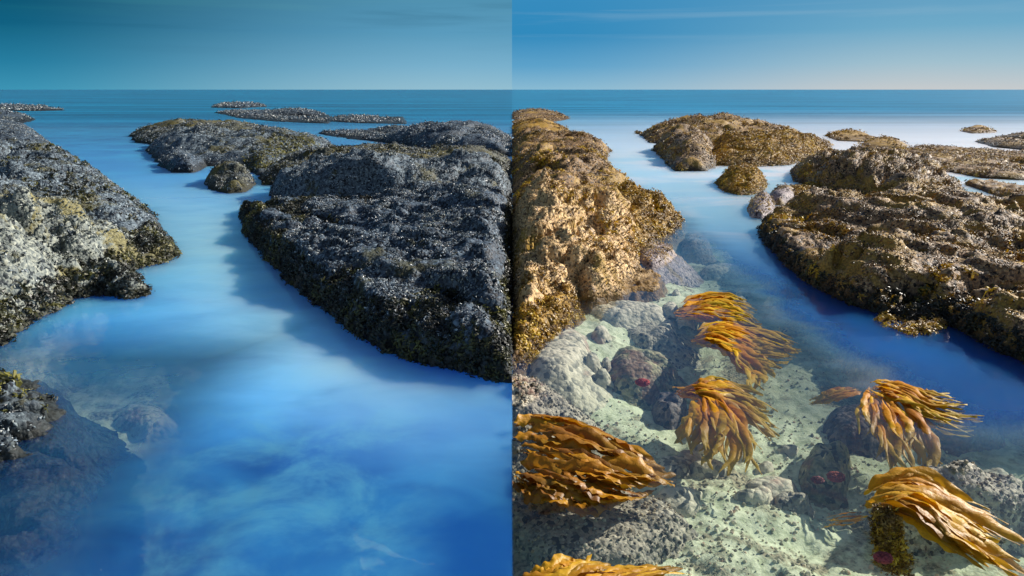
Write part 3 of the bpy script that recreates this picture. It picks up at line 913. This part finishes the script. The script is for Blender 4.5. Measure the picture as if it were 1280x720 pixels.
def catmull(pts, n):
    pts = np.array(pts, float)
    p = np.vstack([2 * pts[0] - pts[1], pts, 2 * pts[-1] - pts[-2]])
    m = len(pts) - 1
    t = np.linspace(0, m, n)
    i = np.minimum(t.astype(int), m - 1)
    f = (t - i)[:, None]
    a, b, c, d = p[i], p[i + 1], p[i + 2], p[i + 3]
    return 0.5 * (2 * b + (c - a) * f + (2 * a - 5 * b + 4 * c - d) * f ** 2 + (3 * b - a - 3 * c + d) * f ** 3)


def kelp(label, fans, mat, stipe=None, clip=False, seed=1):
    """fans: (guides, count, width, (s0min, s0max), (lenmin, lenmax), lift, wave); guides = lists of photo points (px, py, z)"""
    rr = np.random.default_rng(seed)
    V, Fc, AR, AL = [], [], [], []
    off = 0
    first = None
    for guides, cnt, width, s0r, lr, lift, wave in fans:
        G = [catmull([XY(a, b, None, z)[:2] + (z,) for a, b, z in g], 60) for g in guides]
        if first is None:
            first = G[0][0]
        for bidx in range(cnt):
            q = (bidx + rr.uniform(0, 1)) / cnt * (len(G) - 1)
            gi = min(int(q), len(G) - 2)
            fr = q - gi
            base = G[gi] * (1 - fr) + G[gi + 1] * fr
            s0 = rr.uniform(*s0r)
            ln = rr.uniform(*lr)
            s1 = min(1.0, s0 + ln)
            ns = 26
            tt = np.linspace(s0, s1, ns) * 59
            i0 = np.minimum(tt.astype(int), 58)
            f = (tt - i0)[:, None]
            cpts = base[i0] * (1 - f) + base[i0 + 1] * f
            s = np.linspace(0, 1, ns)
            ph, fq = rr.uniform(0, 6.28), rr.uniform(3, 7)
            T = np.gradient(cpts, axis=0)
            T /= np.linalg.norm(T, axis=1)[:, None] + 1e-9
            B = np.cross(T, [0, 0, 1.0])
            B /= np.linalg.norm(B, axis=1)[:, None] + 1e-9
            W = width * rr.uniform(0.45, 1.4)
            rk = 0.45 if width > 0.035 and lift > 0.015 else 0.25
            roll = rr.uniform(-1.5, 1.5) * rk + rk * np.sin(s * fq + ph)
            Nn = np.cross(B, T)
            cpts = cpts + B * (wave * np.sin(s * fq + ph) * s)[:, None] + Nn * (lift * rr.uniform(-1, 1) + wave * 0.4 * np.sin(s * 5 + ph * 2))[:, None]
            Bq = B * np.cos(roll)[:, None] + Nn * np.sin(roll)[:, None]
            Nq = np.cross(Bq, T)
            prof = np.minimum(1, (s + 0.03) * 5) * np.clip((1.02 - s) * 3.2, 0, 1) ** 0.7
            prof = prof * (0.9 + 0.15 * np.sin(s * 23 + ph))
            nk = 5
            rnd = rr.random()
            for kx in range(nk):
                c = (kx / (nk - 1) - 0.5) * 2
                ruf = 0.10 * W * np.sin(s * 31 + ph * 3 + c * 2) * abs(c)
                pt = cpts + Bq * (c * 0.5 * W * prof)[:, None] + Nq * (-(c * c) * 0.16 * W * prof + ruf)[:, None]
                V.append(pt)
                AR.append(np.full(ns, np.clip(rnd + 0.12 * (kx == 2), 0, 1)))
                AL.append(s)
            for kx in range(nk - 1):
                a0 = off + kx * ns
                b0 = off + (kx + 1) * ns
                ii = np.arange(ns - 1)
                Fc.append(np.stack([a0 + ii, a0 + ii + 1, b0 + ii + 1, b0 + ii], 1))
            off += nk * ns
    V = np.vstack(V)
    if clip:
        V[:, 0] = np.maximum(V[:, 0], 0.001)
    loc = tuple(float(x) for x in first)
    rt = root('kelp_plant', loc, label, 'kelp', 'kelp plants in the clear right pool')
    link('kelp_blades', V, np.vstack(Fc), mat, rt, attr={'rnd': np.concatenate(AR), 'along': np.concatenate(AL)})
    if stipe:
        pts = catmull([XY(a, b, None, z)[:2] + (z,) for a, b, z in stipe[0]], 20)
        tv, tf = [], []
        for i, p in enumerate(pts):
            t = pts[min(i + 1, 19)] - pts[max(i - 1, 0)]
            t /= np.linalg.norm(t) + 1e-9
            b = np.cross(t, [0.3, 1, 0.2]); b /= np.linalg.norm(b)
            c = np.cross(t, b)
            for j in range(8):
                a = j * math.pi / 4
                r_ = stipe[1] * (1.25 - 0.5 * i / 19) * RNG.uniform(0.75, 1.3)
                tv.append(p + r_ * (math.cos(a) * b + math.sin(a) * c))
        for i in range(19):
            for j in range(8):
                tf.append((i * 8 + j, i * 8 + (j + 1) % 8, i * 8 + 8 + (j + 1) % 8, i * 8 + 8 + j))
        link('stipe', tv, tf, M['stipe'], rt, attr={'rnd': np.repeat(RNG.random(20), 8)})
        if stipe[1] > 0.03:
            q = np.repeat(np.array(tv), 9, axis=0)
            nn = RNG.normal(size=q.shape) + np.array([0, -0.8, 0.3])
            nn /= np.linalg.norm(nn, axis=1)[:, None]
            q = q + RNG.normal(size=q.shape) * 0.008
            scatter('stalk_weed', q, nn, 'tuft', 0.016, M['wrack'], rt, 12.0, 0.1)
    return rt


# topmost, streaming right
kelp('topmost kelp, a flat golden brown fan streaming right under the water',
     [([[(842, 386, -.03), (870, 370, -.01), (905, 367, -.01), (935, 375, -.02)],
        [(840, 392, -.03), (880, 384, -.01), (915, 388, -.01), (948, 402, -.02)],
        [(846, 398, -.04), (880, 398, -.02), (915, 404, -.02), (950, 415, -.03)]], 80, 0.055, (0, .45), (.45, 1.0), .012, .045)],
     M['kelp_sub'], seed=3)
kelp('second kelp from the top, a broad amber fan spreading right just below the topmost',
     [([[(868, 415, -.04), (900, 402, -.01), (945, 408, -.03), (985, 425, -.02)],
        [(865, 422, -.04), (900, 412, 0), (945, 425, -.03), (1000, 440, -.02)],
        [(862, 428, -.05), (900, 425, 0), (940, 442, -.04), (985, 448, -.03)],
        [(880, 425, -.05), (910, 440, -.02), (935, 465, -.04), (945, 492, -.07)]], 110, 0.055, (0, .45), (.45, 1.0), .012, .045)],
     M['kelp_sub'], seed=5)
kelp('third kelp, drooping like a horse tail in the middle of the clear pool',
     [([[(842, 488, -.08), (865, 482, -.03), (900, 478, -.02), (950, 500, -.06)],
        [(842, 492, -.08), (875, 490, -.01), (915, 492, -.02), (968, 520, -.08)],
        [(850, 496, -.08), (880, 495, 0), (925, 515, -.04), (972, 550, -.12)]], 50, 0.045, (0, .4), (.45, 1.0), .012, .04),
      ([[(865, 498, -.04), (862, 515, -.03), (855, 535, -.06), (848, 556, -.1)],
        [(880, 492, -.02), (884, 520, -.02), (886, 555, -.06), (880, 585, -.12)],
        [(885, 492, -.02), (905, 520, -.02), (915, 560, -.06), (912, 600, -.12)],
        [(895, 492, -.02), (925, 520, -.02), (948, 555, -.06), (968, 590, -.12)]], 36, 0.046, (0, .15), (.5, 1.0), .012, .04)],
     M['kelp_mid'], seed=7)
kelp('drooping kelp over the dark reef at right, its blades hanging like palm leaves',
     [([[(1075, 485, -.05), (1050, 487, -.06), (1025, 497, -.1), (1005, 503, -.16)],
        [(1080, 490, -.05), (1060, 495, -.06), (1035, 500, -.1), (1010, 508, -.16)]], 14, 0.036, (0, .3), (.6, .8), .01, .01),
      ([[(1085, 478, .01), (1120, 477, .02), (1155, 490, .012), (1185, 492, .0)],
        [(1085, 484, .01), (1125, 488, .02), (1165, 510, .012), (1228, 518, .0)],
        [(1085, 488, .01), (1125, 500, .02), (1165, 525, .01), (1215, 545, -.02)]], 50, 0.040, (0, .4), (.4, 1.0), .01, .035),
      ([[(1085, 482, -.02), (1078, 500, -.01), (1072, 512, -.02), (1058, 538, -.05)],
        [(1090, 485, -.02), (1098, 520, .0), (1112, 560, -.03), (1122, 600, -.1)],
        [(1095, 485, -.02), (1115, 520, .0), (1122, 560, -.03), (1128, 600, -.1)],
        [(1100, 485, -.02), (1135, 520, .0), (1148, 550, -.03), (1155, 585, -.1)],
        [(1110, 485, -.02), (1150, 520, .0), (1172, 560, -.03), (1190, 605, -.1)]], 38, 0.036, (0, .25), (.4, 1.0), .012, .035)],
     M['kelp_mid'], seed=9)
kelp('nearest kelp at lower right, a glossy amber bundle arched over a barnacled rock',
     [([[(1080, 618, .02), (1105, 598, .07), (1140, 592, .09), (1175, 606, .07), (1225, 630, .02), (1300, 672, -.05)],
        [(1078, 628, .03), (1110, 612, .09), (1150, 612, .11), (1190, 635, .08), (1240, 664, .03), (1310, 700, -.04)],
        [(1078, 640, .04), (1115, 626, .11), (1155, 634, .12), (1195, 664, .08), (1240, 694, .03), (1300, 732, -.04)],
        [(1080, 650, .04), (1112, 636, .11), (1145, 648, .11), (1180, 676, .08), (1215, 700, .03), (1260, 735, -.03)]], 46, 0.052, (0, .3), (.5, .8), .018, .02),
      ([[(1085, 640, 0), (1060, 642, -.05), (1040, 645, -.1), (1020, 650, -.14)],
        [(1085, 650, 0), (1060, 655, -.05), (1040, 658, -.1), (1020, 664, -.16)]], 6, 0.02, (0, .2), (.6, .9), .01, .01)],
     M['kelp'], stipe=([(1115, 705, -.1), (1112, 680, 0), (1108, 655, .06), (1108, 638, .1)], 0.035), seed=12)
kelp('large russet kelp spread from the middle line above the speckled slab',
     [([[(641, 528, .02), (670, 518, .03), (705, 520, .03), (745, 535, .02), (790, 560, -.01), (825, 590, -.05)],
        [(641, 545, .02), (670, 538, .04), (705, 545, .05), (750, 560, .03), (800, 580, 0), (842, 602, -.05)],
        [(641, 565, .02), (670, 565, .04), (710, 575, .05), (750, 588, .03), (800, 600, 0), (842, 606, -.05)],
        [(641, 590, .01), (670, 595, .03), (705, 605, .04), (740, 615, .02), (775, 622, -.01), (805, 620, -.05)],
        [(641, 612, 0), (655, 618, .01), (670, 625, .01), (690, 630, 0), (710, 632, -.02), (730, 630, -.04)]], 90, 0.062, (0, .65), (.32, .5), .02, .025)],
     M['kelp_deep'], clip=True, seed=15)
kelp('kelp along the bottom edge by the middle line, only its golden tips in view',
     [([[(641, 722, .02), (680, 710, .04), (720, 700, .03), (745, 690, .0)],
        [(641, 735, .02), (690, 720, .05), (740, 706, .04), (790, 700, .0)],
        [(641, 755, .02), (700, 735, .05), (770, 716, .04), (850, 706, -.02)],
        [(680, 765, .02), (740, 745, .05), (820, 728, .03), (890, 716, -.02)]], 50, 0.04, (0, .6), (.3, .5), .015, .02)],
     M['kelp'], clip=True, seed=18)


# ------------------------------------------------------------------ sponges
def blob(name, label, cat, px, py, z, r, col, seed):
    rr = np.random.default_rng(seed)
    x, y, _ = XY(px, py, None, z)
    rt = root(name, (x, y, z), label, cat)
    m, nt = newmat(cat + '_' + str(seed))
    n = N(nt)
    pos = n('ShaderNodeNewGeometry').outputs['Position']
    cc = n.mix(n.mr(n.noise(pos, 60, 4), 0.4, 0.6), tuple(c * 0.5 for c in col), tuple(col))
    bs = n('ShaderNodeBsdfPrincipled', ins={'Base Color': cc, 'Roughness': 0.7})
    nt.links.new(bs.outputs[0], n('ShaderNodeOutputMaterial').inputs['Surface'])
    nu, nv = 60, 40
    V = []
    for i in range(nv + 1):
        th = math.pi * i / nv
        for j in range(nu):
            ph = 2 * math.pi * j / nu
            V.append((math.sin(th) * math.cos(ph), math.sin(th) * math.sin(ph), math.cos(th)))
    V = np.array(V)
    k = 1 + 0.75 * fbm(V * 3.0 + seed, 3, ridged=True) + 0.25 * fbm(V * 9 + seed, 2)
    W = V * k[:, None] * np.array([r, r * 0.8, r * 0.5]) + np.array([x, y, z])
    f = [(i * nu + j, i * nu + (j + 1) % nu, (i + 1) * nu + (j + 1) % nu, (i + 1) * nu + j) for i in range(nv) for j in range(nu)]
    link(name + '_body', W, f, m, rt)


blob('sponge', 'bright red lumpy sponge on the greenish submerged rock', 'sponge', 803, 478, -0.06, 0.028, S(200, 62, 50), 3)
blob('sponge', 'orange red sponge patch on the rough rock left of the arched kelp', 'sponge', 1045, 596, -0.18, 0.028, S(180, 84, 58), 5)
blob('sponge', 'small dull red sponge at the left side of the orange one', 'sponge', 1022, 600, -0.18, 0.02, S(140, 64, 56), 6)
blob('sponge', 'crimson pink sponge under the stalk of the nearest kelp', 'sponge', 1104, 697, 0.0, 0.022, S(196, 92, 96), 8)

# ------------------------------------------------------------------ sea water
m, nt = newmat('sea_water')
n = N(nt)
pos = n('ShaderNodeNewGeometry').outputs['Position']
sx = n('ShaderNodeSeparateXYZ', ins={0: pos})
x_, y_ = sx.outputs[0], sx.outputs[1]
left = n.math('LESS_THAN', x_, 0.0)
mp = n('ShaderNodeMapping', ins={'Vector': pos})
mp.inputs['Scale'].default_value = (0.55, 1.0, 1.0)
soft = n.noise(mp.outputs[0], 0.9, 4, 0.5, 0.8)
soft2 = n.noise(mp.outputs[0], 2.6, 3, 0.5, 0.5)
mp2 = n('ShaderNodeMapping', ins={'Vector': pos})
mp2.inputs['Scale'].default_value = (0.06, 0.5, 1.0)
streak = n.noise(mp2.outputs[0], 0.5, 4, 0.55)
# milk of the left water
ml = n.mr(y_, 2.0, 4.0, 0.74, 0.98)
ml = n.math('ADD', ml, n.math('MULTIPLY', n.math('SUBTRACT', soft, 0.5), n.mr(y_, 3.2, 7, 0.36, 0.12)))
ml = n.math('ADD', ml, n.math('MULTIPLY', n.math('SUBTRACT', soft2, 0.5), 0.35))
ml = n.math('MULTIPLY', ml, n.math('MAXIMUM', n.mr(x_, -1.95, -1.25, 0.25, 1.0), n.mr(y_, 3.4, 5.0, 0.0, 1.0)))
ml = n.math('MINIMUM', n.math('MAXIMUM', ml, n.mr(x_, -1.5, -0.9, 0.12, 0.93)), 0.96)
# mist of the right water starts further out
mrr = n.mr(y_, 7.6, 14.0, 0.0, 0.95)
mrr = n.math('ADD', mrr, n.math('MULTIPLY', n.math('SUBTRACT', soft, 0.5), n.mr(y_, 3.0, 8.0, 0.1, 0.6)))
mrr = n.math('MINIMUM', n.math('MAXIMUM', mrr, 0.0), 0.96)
deep = n.math('MULTIPLY', n.mr(n.math('ADD', x_, n.math('MULTIPLY', n.math('SUBTRACT', soft2, 0.5), 0.5)), 1.8, 2.5), n.math('ADD', n.math('MULTIPLY', n.mr(y_, 2.7, 3.3), 0.7), n.math('MULTIPLY', n.mr(y_, 3.5, 4.1), 0.3)))  # deep channel: blue sky reflection painted in as diffuse milk
deep_refl = n.math('MULTIPLY', deep, n.math('SUBTRACT', 1.0, mrr))
mrr2 = n.math('ADD', mrr, n.math('MULTIPLY', deep_refl, 0.68))
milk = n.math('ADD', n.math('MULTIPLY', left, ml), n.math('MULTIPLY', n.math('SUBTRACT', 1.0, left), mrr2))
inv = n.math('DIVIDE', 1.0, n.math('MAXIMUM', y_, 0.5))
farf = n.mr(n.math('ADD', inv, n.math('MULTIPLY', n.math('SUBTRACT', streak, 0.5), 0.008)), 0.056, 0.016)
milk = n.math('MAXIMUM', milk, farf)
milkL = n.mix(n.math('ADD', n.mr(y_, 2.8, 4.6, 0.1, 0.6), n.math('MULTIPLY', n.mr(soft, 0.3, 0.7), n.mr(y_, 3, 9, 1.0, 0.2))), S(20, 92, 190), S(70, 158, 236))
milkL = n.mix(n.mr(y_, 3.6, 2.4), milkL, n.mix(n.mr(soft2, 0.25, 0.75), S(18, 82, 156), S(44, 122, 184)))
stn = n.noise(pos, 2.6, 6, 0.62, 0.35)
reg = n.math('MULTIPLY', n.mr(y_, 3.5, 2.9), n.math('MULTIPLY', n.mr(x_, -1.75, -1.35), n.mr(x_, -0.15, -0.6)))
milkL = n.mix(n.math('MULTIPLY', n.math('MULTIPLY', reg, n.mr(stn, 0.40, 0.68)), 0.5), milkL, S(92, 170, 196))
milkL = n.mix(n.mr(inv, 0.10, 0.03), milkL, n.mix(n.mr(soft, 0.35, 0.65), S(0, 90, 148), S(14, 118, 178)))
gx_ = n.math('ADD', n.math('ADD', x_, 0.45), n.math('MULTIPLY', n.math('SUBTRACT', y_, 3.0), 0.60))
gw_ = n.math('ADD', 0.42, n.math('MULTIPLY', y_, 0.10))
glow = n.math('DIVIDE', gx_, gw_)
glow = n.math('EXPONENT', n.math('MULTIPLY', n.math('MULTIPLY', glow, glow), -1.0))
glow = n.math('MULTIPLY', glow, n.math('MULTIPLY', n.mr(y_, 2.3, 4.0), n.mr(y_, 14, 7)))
milkL = n.mix(n.math('MULTIPLY', glow, n.mr(soft2, 0.2, 0.8, 0.65, 1.0)), milkL, S(140, 204, 252))  # bright glow down the channel centre, painted into the milk colour
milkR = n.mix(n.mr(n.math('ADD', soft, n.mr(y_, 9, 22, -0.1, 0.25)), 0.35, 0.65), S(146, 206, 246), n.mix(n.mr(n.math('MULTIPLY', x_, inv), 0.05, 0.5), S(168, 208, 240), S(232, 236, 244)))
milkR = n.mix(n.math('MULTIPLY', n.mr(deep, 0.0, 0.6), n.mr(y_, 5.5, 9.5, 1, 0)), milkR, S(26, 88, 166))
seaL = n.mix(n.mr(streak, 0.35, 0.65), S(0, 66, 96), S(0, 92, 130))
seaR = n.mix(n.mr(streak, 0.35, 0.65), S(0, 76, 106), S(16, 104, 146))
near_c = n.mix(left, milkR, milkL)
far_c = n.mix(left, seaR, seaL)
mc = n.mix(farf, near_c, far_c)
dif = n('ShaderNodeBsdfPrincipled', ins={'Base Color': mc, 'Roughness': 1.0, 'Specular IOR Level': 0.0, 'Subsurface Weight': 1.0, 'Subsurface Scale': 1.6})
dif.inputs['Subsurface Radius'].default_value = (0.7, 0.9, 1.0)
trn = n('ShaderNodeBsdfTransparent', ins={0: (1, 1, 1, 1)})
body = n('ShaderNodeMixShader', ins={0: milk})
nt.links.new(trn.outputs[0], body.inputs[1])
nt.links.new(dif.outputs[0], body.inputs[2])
wv = n.noise(pos, 5, 3, 0.5, 0.3)
bp = n('ShaderNodeBump', ins={'Strength': n.mr(y_, 3, 12, 0.10, 0.015), 'Distance': 0.05, 'Height': wv})
fr = n('ShaderNodeFresnel', ins={'IOR': 1.33})
nt.links.new(bp.outputs[0], fr.inputs['Normal'])
cap = n.math('MINIMUM', n.math('MULTIPLY', fr.outputs[0], n.mr(farf, 0, 1, 1.0, 0.2)), 0.36)
gl = n('ShaderNodeBsdfGlossy', ins={'Color': (1, 1, 1, 1), 'Roughness': n.mr(y_, 3, 14, 0.07, 0.34)})
nt.links.new(bp.outputs[0], gl.inputs['Normal'])
surf = n('ShaderNodeMixShader', ins={0: cap})
nt.links.new(body.outputs[0], surf.inputs[1])
nt.links.new(gl.outputs[0], surf.inputs[2])
vol_a = n('ShaderNodeVolumeAbsorption', ins={'Color': (0.42, 0.88, 0.82, 1), 'Density': 0.22})
vol_s = n('ShaderNodeVolumeScatter', ins={'Color': (0.10, 0.42, 0.95, 1), 'Density': 0.10, 'Anisotropy': 0.0})
va = n('ShaderNodeAddShader')
nt.links.new(vol_a.outputs[0], va.inputs[0])
nt.links.new(vol_s.outputs[0], va.inputs[1])
out = n('ShaderNodeOutputMaterial')
nt.links.new(surf.outputs[0], out.inputs['Surface'])
nt.links.new(va.outputs[0], out.inputs['Volume'])
S_ = 40000
wv_ = [(-S_, -6, 0), (S_, -6, 0), (S_, S_, 0), (-S_, S_, 0), (-S_, -6, -3), (S_, -6, -3), (S_, S_, -3), (-S_, S_, -3)]
wf = [(0, 1, 2, 3), (7, 6, 5, 4), (0, 4, 5, 1), (1, 5, 6, 2), (2, 6, 7, 3), (3, 7, 4, 0)]
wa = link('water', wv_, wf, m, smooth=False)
wa['kind'] = 'structure'
wa['label'] = 'sea water, milky blue on the left and clear on the right'

# ------------------------------------------------------------------ sky and sun
SUN_EL = R(29)
SUN_AZ = R(62)     # clockwise from +y
sun_dir = np.array([math.sin(SUN_AZ) * math.cos(SUN_EL), math.cos(SUN_AZ) * math.cos(SUN_EL), math.sin(SUN_EL)])
sd = bpy.data.lights.new('sun', 'SUN')
sd.energy = 5.0
sd.angle = R(0.6)
sd.color = (1.0, 0.94, 0.85)
so = bpy.data.objects.new('sun', sd)
C.objects.link(so)
from mathutils import Vector
so.rotation_euler = Vector(sun_dir).to_track_quat('Z', 'Y').to_euler()
so.location = (20, 5, 20)

w = bpy.data.worlds.new('World')
sc.world = w
w.use_nodes = True
nt = w.node_tree
nt.nodes.clear()
n = N(nt)
tc = n('ShaderNodeTexCoord').outputs['Generated']
sp = n('ShaderNodeSeparateXYZ', ins={0: tc})
dx_, dy_, dz_ = sp.outputs
sky = n('ShaderNodeTexSky', sky_type='NISHITA')
sky.sun_disc = False
sky.sun_elevation = SUN_EL
sky.sun_rotation = SUN_AZ
el = n.math('ARCSINE', dz_)
t = n.math('MULTIPLY', n.math('MAXIMUM', el, 0.0), 1 / R(30))   # 0 at horizon, 1 at 30 degrees
# photo shows elevations 0..7.5 deg = 0..0.25
mpk = n('ShaderNodeMapping', ins={'Vector': tc})
mpk.inputs['Scale'].default_value = (1.2, 1.2, 26.0)
st = n.noise(mpk.outputs[0], 1.6, 5, 0.55, 0.4)
az = n.math('DIVIDE', dx_, n.math('MAXIMUM', n.math('ABSOLUTE', dy_), 0.05))      # tan azimuth, -0.75..0.75 in view
L_in = n.ramp(t, [(0.0, S(146, 188, 206)), (0.06, S(120, 174, 202)), (0.14, S(90, 154, 188)), (0.26, S(74, 138, 168)), (1.0, S(30, 92, 150))])
L_out = n.ramp(t, [(0.0, S(60, 146, 178)), (0.06, S(38, 124, 158)), (0.14, S(16, 96, 128)), (0.26, S(4, 66, 90)), (1.0, S(10, 50, 90))])
Lc = n.mix(n.mr(az, -0.72, -0.05), L_out, L_in)
Lc = n.mix(n.math('MULTIPLY', n.mr(st, 0.48, 0.68), n.mr(t, 0.05, 0.2, 0, 0.45)), Lc, n.mix(n.mr(az, -0.72, -0.05), S(30, 112, 128), S(92, 152, 176)))
Lc = n.mix(n.math('MULTIPLY', n.mr(st, 0.5, 0.32), n.mr(t, 0.05, 0.2, 0, 0.22)), Lc, S(0, 62, 88))
R_in = n.ramp(t, [(0.0, S(136, 184, 208)), (0.06, S(92, 160, 200)), (0.14, S(48, 136, 186)), (0.26, S(56, 138, 188)), (1.0, S(24, 88, 180))])
R_out = n.ramp(t, [(0.0, S(196, 200, 202)), (0.06, S(160, 190, 204)), (0.14, S(110, 168, 198)), (0.26, S(84, 148, 188)), (1.0, S(30, 92, 176))])
Rc = n.mix(n.mr(az, 0.02, 0.6), R_in, R_out)
Rc = n.mix(n.math('MULTIPLY', n.mr(st, 0.5, 0.7), n.mr(t, 0.04, 0.2, 0, 0.25)), Rc, S(150, 184, 204))
isl = n.math('LESS_THAN', dx_, 0.0)
low = n.mix(isl, Rc, Lc)
hi = n.math('MAXIMUM', n.mr(t, 0.5, 1.3), n.mr(dy_, 0.25, -0.05))
lowx = n.mix(1.0, low, (13.0, 13.0, 13.0), 'MULTIPLY')
colr = n.mix(hi, lowx, sky.outputs[0])
bg = n('ShaderNodeBackground', ins={0: colr, 1: 0.06})
nt.links.new(bg.outputs[0], n('ShaderNodeOutputWorld').inputs[0])
